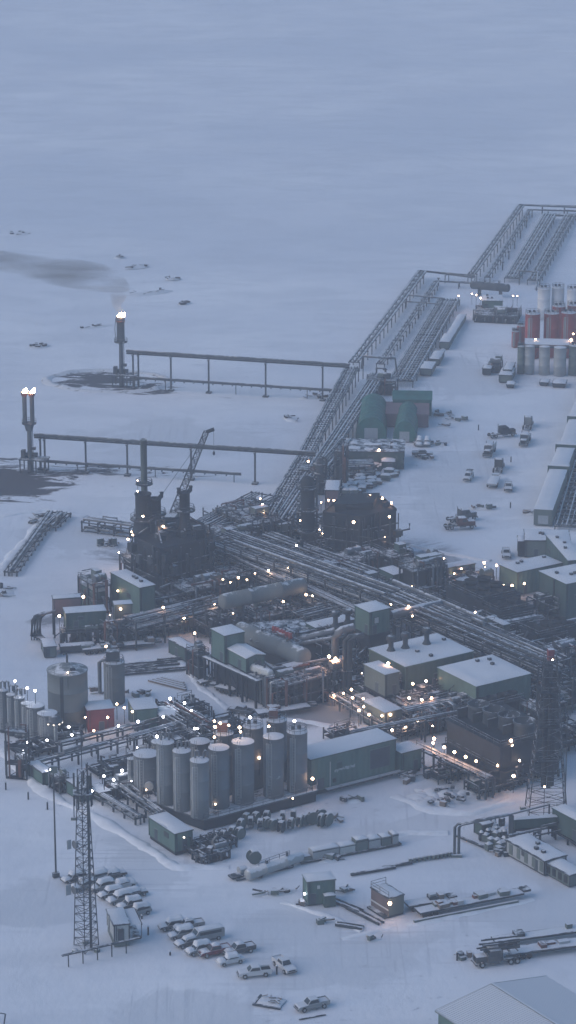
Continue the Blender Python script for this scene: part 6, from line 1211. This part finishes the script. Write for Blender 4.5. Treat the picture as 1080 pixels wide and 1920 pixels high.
T.part('fan_hood', MB().box0(T.a * .25, T.a * .25 + .8, -.5, 0, 2.9, 3.6), 'steel'); T.part('stair', MB().box0(T.a, T.a + 2.2, .3, T.b, .9, 1.2), 'steel'); T.part('skid', MB().box0(0, T.a, 0, T.b, .0, 1.15), 'greyg'); T.part('awning', MB().box0(T.a, T.a + 2.3, .0, T.b, 3.9, 4.0), 'soft')
for x in (.1, 2.2): T.part('awning_post', MB().box0(T.a + x - .06, T.a + x + .06, .05, .17, 1.2, 3.88), 'steel')
T.part('roof_edge', MB().box0(T.a + 2.2, T.a + 2.34, -.2, T.b, 3.8, 4.05), 'dark')
A = G(116, 1792, 2.4); B = G(262, 1758, 2.4); T = Thing('elevated_cable_tray', 'thin elevated cable tray on posts before the telecom tower', 'cable tray', (A.x, A.y, 0), math.degrees(math.atan2(B.y - A.y, B.x - A.x))); L = (B - A).length
T.part('tray', MB().box0(0, L, -.25, .25, 2.3, 2.5), 'steel')
for k in range(5): T.part('post', MB().box0(1.2 + k * L / 5.4 - .08, 1.2 + k * L / 5.4 + .08, -.08, .08, 0, 2.28), 'steel')
T = Thing('cable_tray', 'short low tray running from the tall pole to the first snowed in car', 'cable tray', G(112, 1649), -52); T.part('tray', MB().box0(0, 4.5, -.1, .1, .5, .65), 'steel')
for x in (.2, 2.2, 4.3): T.part('post', MB().box0(x - .06, x + .06, -.06, .06, 0, .5), 'steel')
T = Thing('frame', 'bent steel hoop cut by the bottom left corner', 'frame', G(4, 1921), 0); T.part('hoop', MB().tube([(-1.4, 0, 0), (-1, 0, 1.8), (-.2, 0, 2.1), (.6, 0, 1.9), (.3, 0, 0)], .1, 6), 'steel')
# ================================================================ vehicles
def xz(mb, pts, y0, y1, taper=0):
    n = len(pts); ys = (y0, y1); vs = [(x, y0 + (taper if z > 1.15 else 0), z) for x, z in pts] + [(x, y1 - (taper if z > 1.15 else 0), z) for x, z in pts]
    return mb.add(vs, [tuple(range(n)), tuple(range(n, 2 * n))[::-1]] + [(i, n + i, n + (i + 1) % n, (i + 1) % n) for i in range(n)])
def wheels(T, xs, w=1.9, r=.42, t=.28):
    for x in xs:
        for s in (-1, 1):
            y = s * w / 2; tt = T.part('wheel', MB().tube([(x, y - t / 2, r), (x, y + t / 2, r)], r, 14), 'rubber'); T.part('rim', MB().tube([(x, y + s * t / 2 - .02, r), (x, y + s * (t / 2 + .03), r)], r * .55, 10), 'tankw', tt)
def pickup(label, u, v, deg, body='carw', snow=False, plow=False, bed='dark', name='pickup_truck', group=None):
    T = Thing(name, label, 'pickup', G(u, v), deg, group)
    m = MB(); xz(m, [(-2.9, .5), (-2.9, 1.12), (.95, 1.14), (2.6, 1.02), (2.85, .85), (2.85, .5), (2.25, .45), (2.1, .85), (1.55, .85), (1.4, .42), (-1.35, .42), (-1.5, .85), (-2.05, .85), (-2.2, .45)], -.95, .95); T.part('body', m, body)
    m = MB(); xz(m, [(-1.05, 1.145), (-.95, 1.75), (-.75, 1.86), (.55, 1.86), (1.15, 1.145)], -.88, .88, .14); T.part('cab', m, body)
    T.part('windscreen', MB().add([(1.17, -.78, 1.2), (1.17, .78, 1.2), (.62, .66, 1.8), (.62, -.66, 1.8)], [(0, 1, 2, 3)]), 'glass')
    for s in (-1, 1): T.part('side_window', MB().add([(-.9, s * .885, 1.25), (.95, s * .885, 1.25), (.5, s * .775, 1.74), (-.75, s * .775, 1.74)], [(0, 1, 2, 3) if s < 0 else (3, 2, 1, 0)]), 'glass')
    T.part('bed', MB().box0(-2.75, -1.15, -.75, .75, 1.121, 1.15), 'snow' if snow or bed == 'snow' else bed)
    for s in (-1, 1): T.part('bed_rail', MB().box0(-2.9, -1.1, s * .95 - .08 * (s > 0), s * .95 + .08 * (s < 0), 1.125, 1.32), body)
    T.part('tailgate', MB().box0(-2.92, -2.84, -.87, .87, .6, 1.32), body); T.part('bumper', MB().box0(2.8, 3.0, -.9, .9, .42, .65), 'card'); T.part('grille', MB().box0(2.86, 2.9, -.6, .6, .68, .92), 'black')
    for s in (-1, 1): T.part('headlight', MB().box0(2.8, 2.89, s * .78 - .14, s * .78 + .14, .72, .92), 'tankw'); T.part('tail_light', MB().box0(-2.95, -2.9, s * .85 - .06, s * .85 + .06, .8, 1.1), 'red')
    wheels(T, (1.85, -1.78))
    if snow: T.part('roof_snow', snowcap(MB(), -.85, .6, -.7, .7, 1.86, .22, u, .5), 'snow'); T.part('hood_snow', snowcap(MB(), 1.25, 2.6, -.85, .85, 1.06, .18, v, .5), 'snow')
    return T
def car(label, u, v, deg, body='carw', kind='suv', group=None, heavy=True):
    T = Thing('parked_car', label, 'car', G(u, v), deg, group); m = MB(); h = 1.7 if kind == 'suv' else 1.42
    xz(m, [(-2.35, .45), (-2.4, .95), (.95, 1.0), (2.2, .9), (2.4, .7), (2.4, .45), (1.95, .42), (1.85, .75), (1.25, .75), (1.15, .4), (-1.1, .4), (-1.2, .75), (-1.8, .75), (-1.9, .42)], -.9, .9); T.part('body', m, body)
    m = MB(); e = -2.3 if kind == 'suv' else -1.6; xz(m, [(e, 1.0), (e + .25, h - .05), (e + .5, h), (.3, h), (1.05, 1.0)], -.84, .84, .13); T.part('cabin', m, body)
    T.part('windscreen', MB().add([(1.06, -.74, 1.03), (1.06, .74, 1.03), (.4, .62, h - .06), (.4, -.62, h - .06)], [(0, 1, 2, 3)]), 'glass')
    for s in (-1, 1): T.part('side_window', MB().add([(e + .35, s * .852, 1.15), (.8, s * .852, 1.15), (.25, s * .73, h - .1), (e + .5, s * .73, h - .1)], [(0, 1, 2, 3) if s < 0 else (3, 2, 1, 0)]), 'glass'); T.part('headlight', MB().box0(2.33, 2.42, s * .7 - .12, s * .7 + .12, .62, .78), 'tankw')
    wheels(T, (1.55, -1.5), 1.75, .36, .24)
    if heavy: T.part('roof_snow', snowcap(MB(), e - .05, 1.0, -.86, .86, h - .16, .62, u, .5), 'snow'); T.part('hood_snow', snowcap(MB(), .8, 2.4, -.9, .9, .85, .42, v, .5), 'snow')
    return T
def semi(label, u, v, deg, body='carw', snow=True, L=0, load=0):
    T = Thing('truck', label, 'truck', G(u, v), deg); T.part('hood', MB().box0(2.0, 3.9, -.85, .85, .8, 1.9), body); m = MB(); xz(m, [(-.6, .8), (-.6, 2.9), (1.5, 2.9), (2.0, 1.9), (2.0, .8)], -1.15, 1.15); T.part('cab', m, body)
    T.part('windscreen', MB().add([(1.96, -1.0, 2.05), (1.96, 1.0, 2.05), (1.56, .95, 2.8), (1.56, -.95, 2.8)], [(0, 1, 2, 3)]), 'glass'); T.part('chassis', MB().box0(-4.2, 3.6, -.5, .5, .6, .9), 'steel'); T.part('grille', MB().box0(3.9, 3.96, -.6, .6, .9, 1.8), 'black'); T.part('bumper', MB().box0(3.8, 4.1, -1.15, 1.15, .45, .8), 'card')
    for s in (-1, 1): T.part('exhaust_stack', MB().tube([(-.8, s * 1.0, .9), (-.8, s * 1.0, 3.5)], .1, 6), 'steel'); T.part('fuel_tank', MB().tube([(-.2, s * .95, .75), (1.4, s * .95, .75)], .32, 8), 'piped'); T.part('side_window', MB().box0(.5, 1.5, s * 1.16 - .01, s * 1.16 + .01, 1.9, 2.6), 'glass')
    wheels(T, (2.9, -2.3, -3.5), 2.2, .52, .35)
    if snow: T.part('cab_snow', snowcap(MB(), -.55, 1.4, -1.1, 1.1, 2.9, .2, u, .6), 'snow'); T.part('hood_snow', snowcap(MB(), 2.1, 3.85, -.8, .8, 1.9, .15, v, .6), 'snow')
    return T
# the three pickups in the foreground
pickup('silver pickup with frosted bonnet parked alone at the bottom of the picture', 585, 1890, 205, 'carg', bed='soft')
pickup('white pickup with a black bonnet end, nose to the left, beside the parked row', 477, 1829, 193, 'carw', bed='dark')
pickup('white pickup facing down right, standing behind the other white one', 533, 1816, -62, 'carw', bed='soft')
T = Thing('tow_bar', 'dark drag marks bar in the snow below the silver pickup', 'beam', G(588, 1907), 22); T.part('bar', MB().box0(-2.6, 2.2, -.1, .1, -.05, .12), 'steel')
T = Thing('pallet_heap', 'flat pallet of broken boards in the snow below the white pickups', 'pallet', G(508, 1880), -20)
T.part('frame', MB().box0(-2.6, 2.4, -2.0, -1.7, 0, .3), 'steel'); T.part('frame', MB().box0(-2.6, -2.3, -1.7, 1.8, 0, .3), 'steel'); T.part('snow_fill', snowcap(MB(), -2.3, 2.2, -1.7, 1.8, .12, .22, 4, .7), 'snow'); rd = random.Random(6)
for i in range(9): T.part('board', MB().box((rd.uniform(-1.8, 2), rd.uniform(-1.2, 1.5), .45 + rd.random() * .3), (rd.uniform(.5, 1.6), .25, .15), rd.uniform(0, 3), rd.uniform(-.4, .4)), 'wood')
# row of snowed in cars by the telecom tower
for i, (u, v, d, b, k, lb) in enumerate([(139, 1652, 214, 'card', 'suv', 'dark fronted snowed in car left of the telecom tower, farthest left of all'), (156, 1667, 212, 'carg', 'suv', 'snowed in car hidden behind the telecom tower legs'), (192, 1648, 32, 'carg', 'suv', 'farthest snowed in car right of the telecom tower'), (213, 1645, 30, 'card', 'sedan', 'dark snowed in car at the far right of the back pair'), 
     (192, 1668, 212, 'carg', 'suv', 'first snowed in car of the slanted row, next to the tower'), (207, 1681, 212, 'card', 'suv', 'second snowed in car of the slanted row'), (224, 1691, 212, 'carg', 'suv', 'third snowed in car of the slanted row'), (243, 1702, 212, 'card', 'suv', 'fourth snowed in car of the slanted row'), (259, 1715, 212, 'carg', 'suv', 'last snowed in car of the slanted row, nearest the shelter'), (232, 1664, 30, 'carw', 'sedan', 'low snow buried car behind the slanted row'), (252, 1680, 30, 'card', 'sedan', 'dark car end behind the fourth car of the slanted row')]): car(lb, u, v, d, b, k)
for i, (u, v, d, b, k, lb) in enumerate([(322, 1741, 200, 'card', 'suv', 'leftmost snowed in car of the second row'), (340, 1757, 205, 'carg', 'suv', 'snowed in car next to the leftmost one of the second row'), (352, 1772, 212, 'card', 'sedan', 'low car in front of the long van'), (372, 1786, 212, 'carg', 'suv', 'snow topped car between the long van and the red truck'), (432, 1806, 205, 'carw', 'sedan', 'white low car between the red truck and the white pickup')]): car(lb, u, v, d, b, k)
def van(label, u, v, deg):
    T = Thing('van', label, 'van', G(u, v), deg); m = MB(); xz(m, [(-3.2, .5), (-3.2, 2.1), (-3.0, 2.3), (1.7, 2.3), (2.4, 1.4), (3.1, 1.15), (3.2, .5)], -1, 1); T.part('body', m, 'carg'); T.part('side_window', MB().box0(-2.6, 1.5, -1.012, -1.0, 1.45, 2.0), 'glass'); T.part('side_window', MB().box0(-2.6, 1.5, 1.0, 1.012, 1.45, 2.0), 'glass')
    T.part('windscreen', MB().add([(2.42, -.85, 1.42), (2.42, .85, 1.42), (1.78, .85, 2.2), (1.78, -.85, 2.2)], [(0, 1, 2, 3)]), 'glass'); wheels(T, (2.1, -2.0), 1.9, .4); T.part('roof_snow', snowcap(MB(), -3.1, 1.6, -.95, .95, 2.3, .25, 3, .7), 'snow')
van('long windowed van under snow in the second row', 386, 1762, 205)
T = pickup('red sided pickup with a snowy bonnet in the second row', 402, 1789, 205, 'redb', True, name='pickup_truck')
pickup('dark pickup half under snow behind the red one', 448, 1786, 205, 'card', True)
pickup('grey pickup with an open bed at the left back of the second row', 352, 1741, 200, 'carg', True)
for i, (u, v, lb) in enumerate([(278, 1752, 'dark marker post right of the shelter'), (519, 1826, 'dark marker post between the two white pickups'), (266, 1722, 'small dark stub on the snow near the shelter awning'), (857, 1800, 'dark marker post left of the pipe truck'), (11, 1480, 'leftmost of the small stakes on the open snow'), (53, 1498, 'middle one of the small stakes on the open snow'), (89, 1517, 'rightmost of the small stakes on the open snow'), (897, 806, 'dark post behind the black truck in the yard'), (958, 866, 'tall dark post beyond the trucks of the yard'), (957, 952, 'small barrel standing alone in the open yard'), (319, 1790, 'small stub left of the second car row')]):
    T = Thing('marker_post', lb, 'post', G(u, v), 0); T.part('post', MB().cyl((0, 0, -.1), .16, 1.6 if i not in (2, 10) else .7, 8), 'dark'); T.part('cap', MB().cyl((0, 0, 1.5 if i not in (2, 10) else .6), .2, .12, 8), 'soft')
# pipe truck lower right
T = semi('truck with a rack of pipes behind the cab in the lower right', 930, 1806, 196, 'card', True)
T.part('pipe_rack', MB().box0(-3.6, -.9, -1.3, 1.3, .95, 1.2), 'steel')
for k in range(9): T.part('pipe', MB().tube([(-4.2 + k % 2 * .3, -1.1 + (k % 4) * .7, 1.5 + (k // 3) * .7 + 1.2), (3.2 - k % 3 * .4, -1.1 + (k % 4) * .7, 1.5 + (k // 3) * .7 + 1.2)], .18, 6), 'steel')
for x in (-3.5, 1.9): T.part('headache_rack', MB().box0(x - .1, x + .1, -1.3, -1.1, .9, 4.1).box0(x - .1, x + .1, 1.1, 1.3, .9, 4.1) if False else MB().box0(x - .1, x + .1, -1.25, 1.25, 2.4, 2.55), 'steel')
T = lowboy('flatbed_trailer', 'very long snow covered trailer hitched behind the pipe truck', 1035, 1784, 17, 16, 3.0, 'steel', 3, 12)
T = lowboy('flatbed_trailer', 'long snowy trailer behind the pipe truck, farther of the two', 1010, 1762, 17, 17, 2.6, 'steel', 2, 13)
pile('dark lumps in the snow left of the pipe truck', 876, 1796, 2.6, 1.4, 6, 43)
# vehicles of the upper yard
semi('dark truck standing crosswise in the middle of the upper yard', 941, 818, 20, 'dark', False)
T = semi('truck with a white snowy box, nose toward the camera, beside the dark one', 917, 851, 256, 'card', True); T.part('box_body', MB().box0(-4.6, -.8, -1.25, 1.25, 1.0, 2.6), 'tankw')
T = semi('tow truck with a snowy bonnet at the far right of the upper yard', 984, 831, 258, 'greyg', True); T.part('box_body', MB().box0(-5.2, -.8, -1.1, 1.1, 1.0, 1.6), 'steel')
semi('snow roofed truck farthest away in the upper yard', 990, 800, 80, 'carg', True)
T = semi('truck pulling a long pale trailer in the upper yard', 935, 880, 80, 'card', True); lowboy('flatbed_trailer', 'long pale trailer behind the truck in the upper yard', 925, 908, 79, 8, 2.8, 'tankw', 0, 14)
pickup('small dark pickup with two bright headlamps beside the pale trailer', 953, 917, -95, 'card', False, bed='soft')
T = pickup('snowy service pickup left of the pale trailer in the upper yard', 878, 898, -105, 'carw', True); T.part('ladder_rack', MB().box0(-2.6, -.9, -.9, .9, 2.0, 2.1), 'steel')
pickup('white pickup facing the camera near the green flat building', 949, 1042, -92, 'carw', False, bed='soft')
semi('dark grey loader truck at the lower left of the upper yard', 866, 975, 25, 'piped', True); semi('brown cabbed truck right below the grey loader truck', 862, 990, 10, 'rust', True)
car('snowy car with white roof left of two by the right arched shed', 786, 834, -95, 'carw'); car('snowy car right of two by the right arched shed', 801, 834, -95, 'card')
pickup('dark truck parked by the snowy machines at the sheds', 792, 855, 0, 'card', True)
for u, v, d, b, lb in [(395, 1282, 205, 'card', 'dark pickup parked beside the legs of the elevated houses'), (452, 1338, 150, 'card', 'long dark pickup with a flat bed in front of the elevated houses')]: pickup(lb, u, v, d, b, False)
lowboy('flatbed_trailer', 'snow covered low trailer lying before the open pipe deck', 530, 1338, 20, 12, 2.8, 'steel', 2, 16)
lowboy('flatbed_trailer', 'low black trailer beside the dark pickup under the houses', 425, 1298, 150, 5, 2.4, 'steel', 0, 17)
# ---------------------------------------------------------------- spurs and rubble of the far left field
for i, (a, b, w, lb) in enumerate([((100, 958), (20, 1070), 3, 'old pipe sleepers rack running to the left edge, left of two'), ((120, 960), (92, 985), 3.5, 'short end of the old pipe rack at its upper end')]): rack('pipe_rack', lb, a, b, 1.4, w, 1, 6, 4, 97 + i, mats=('steel', 'piped', 'pipe'))
pile('dark rubble heap at the upper end of the old pipe rack', 92, 975, 8, 10, 30, 51, 70); pile('dark rubble at the very left edge', 6, 1112, 5, 8, 16, 52); pile('dark spiky scrap left of the lit stair tower', 205, 1024, 4, 5, 16, 53, 60, hmax=2.4)
for i, (u, v, w, d, lb) in enumerate([(75, 648, 6, 4, 'small dark drift rubble low on the left snowfield'), (185, 612, 12, 3, 'thin dark ridge of rubble left of the far flare'), (257, 500, 8, 4, 'dark specks beyond the far flare, upper group'), (282, 548, 14, 5, 'ragged dark rubble right of the smoke'), (38, 438, 7, 7, 'dark clump far out on the snowfield at the upper left'), (223, 482, 3, 3, 'single dark speck far out on the snowfield'), (348, 568, 4, 3, 'single dark speck right of the smoke'), (325, 522, 5, 3, 'lone dark dash on the snow right of the upper group'), (545, 786, 3, 6, 'dark speck on the snow left of the climbing bundles'), (585, 744, 8, 4, 'rubble under the right end of the far trestle')]):
    pile(lb, u, v, w, d, 8, 60 + i, 30, name='rubble', cat='rubble', mats=('soot',), hmax=.8)

for i, (u, v, w, d, h, n, dg, lb) in enumerate([(330, 1395, 12, 7, 3, 40, 33, 'dark tangle behind the pale trio of silos'), (400, 1385, 12, 6, 4, 40, 33, 'dark tangle behind the back row of silos'), (230, 1440, 14, 5, 2, 30, 33, 'low tangle left of the squat broad tank'), (270, 1500, 14, 5, 2.2, 30, -52, 'low tangle at the left side of the silo deck'),
    (60, 1410, 8, 6, 2.5, 30, 33, 'low tangle at the foot of the left edge silos'), (118, 1384, 8, 4, 1.6, 24, 14, 'low tangle left of the dark red cube'), (330, 1345, 12, 8, 3, 50, 33, 'tangle at the foot of the brown box'), (390, 1590, 10, 5, 2, 30, 33, 'low frosted tangle right of the green container'), (640, 1385, 6, 4, 2.5, 12, 33, 'small tangle behind the green warehouse')]):
    tangle(lb, u, v, w, d, h, n, 300 + i, dg)
# ---------------------------------------------------------------- the light the lit lamps cast
for i, (w, pw, kind) in enumerate(LAMPS):
    ld = bpy.data.lights.new('lamp_glow', 'POINT'); ld.energy = pw * (.2 if kind != 'lampw' else .1); ld.shadow_soft_size = .4
    ld.color = (1, .45, .22) if kind != 'lampw' else (.8, .9, 1)
    lo = bpy.data.objects.new('lamp_glow', ld); COL.objects.link(lo); lo.location = w
haze()
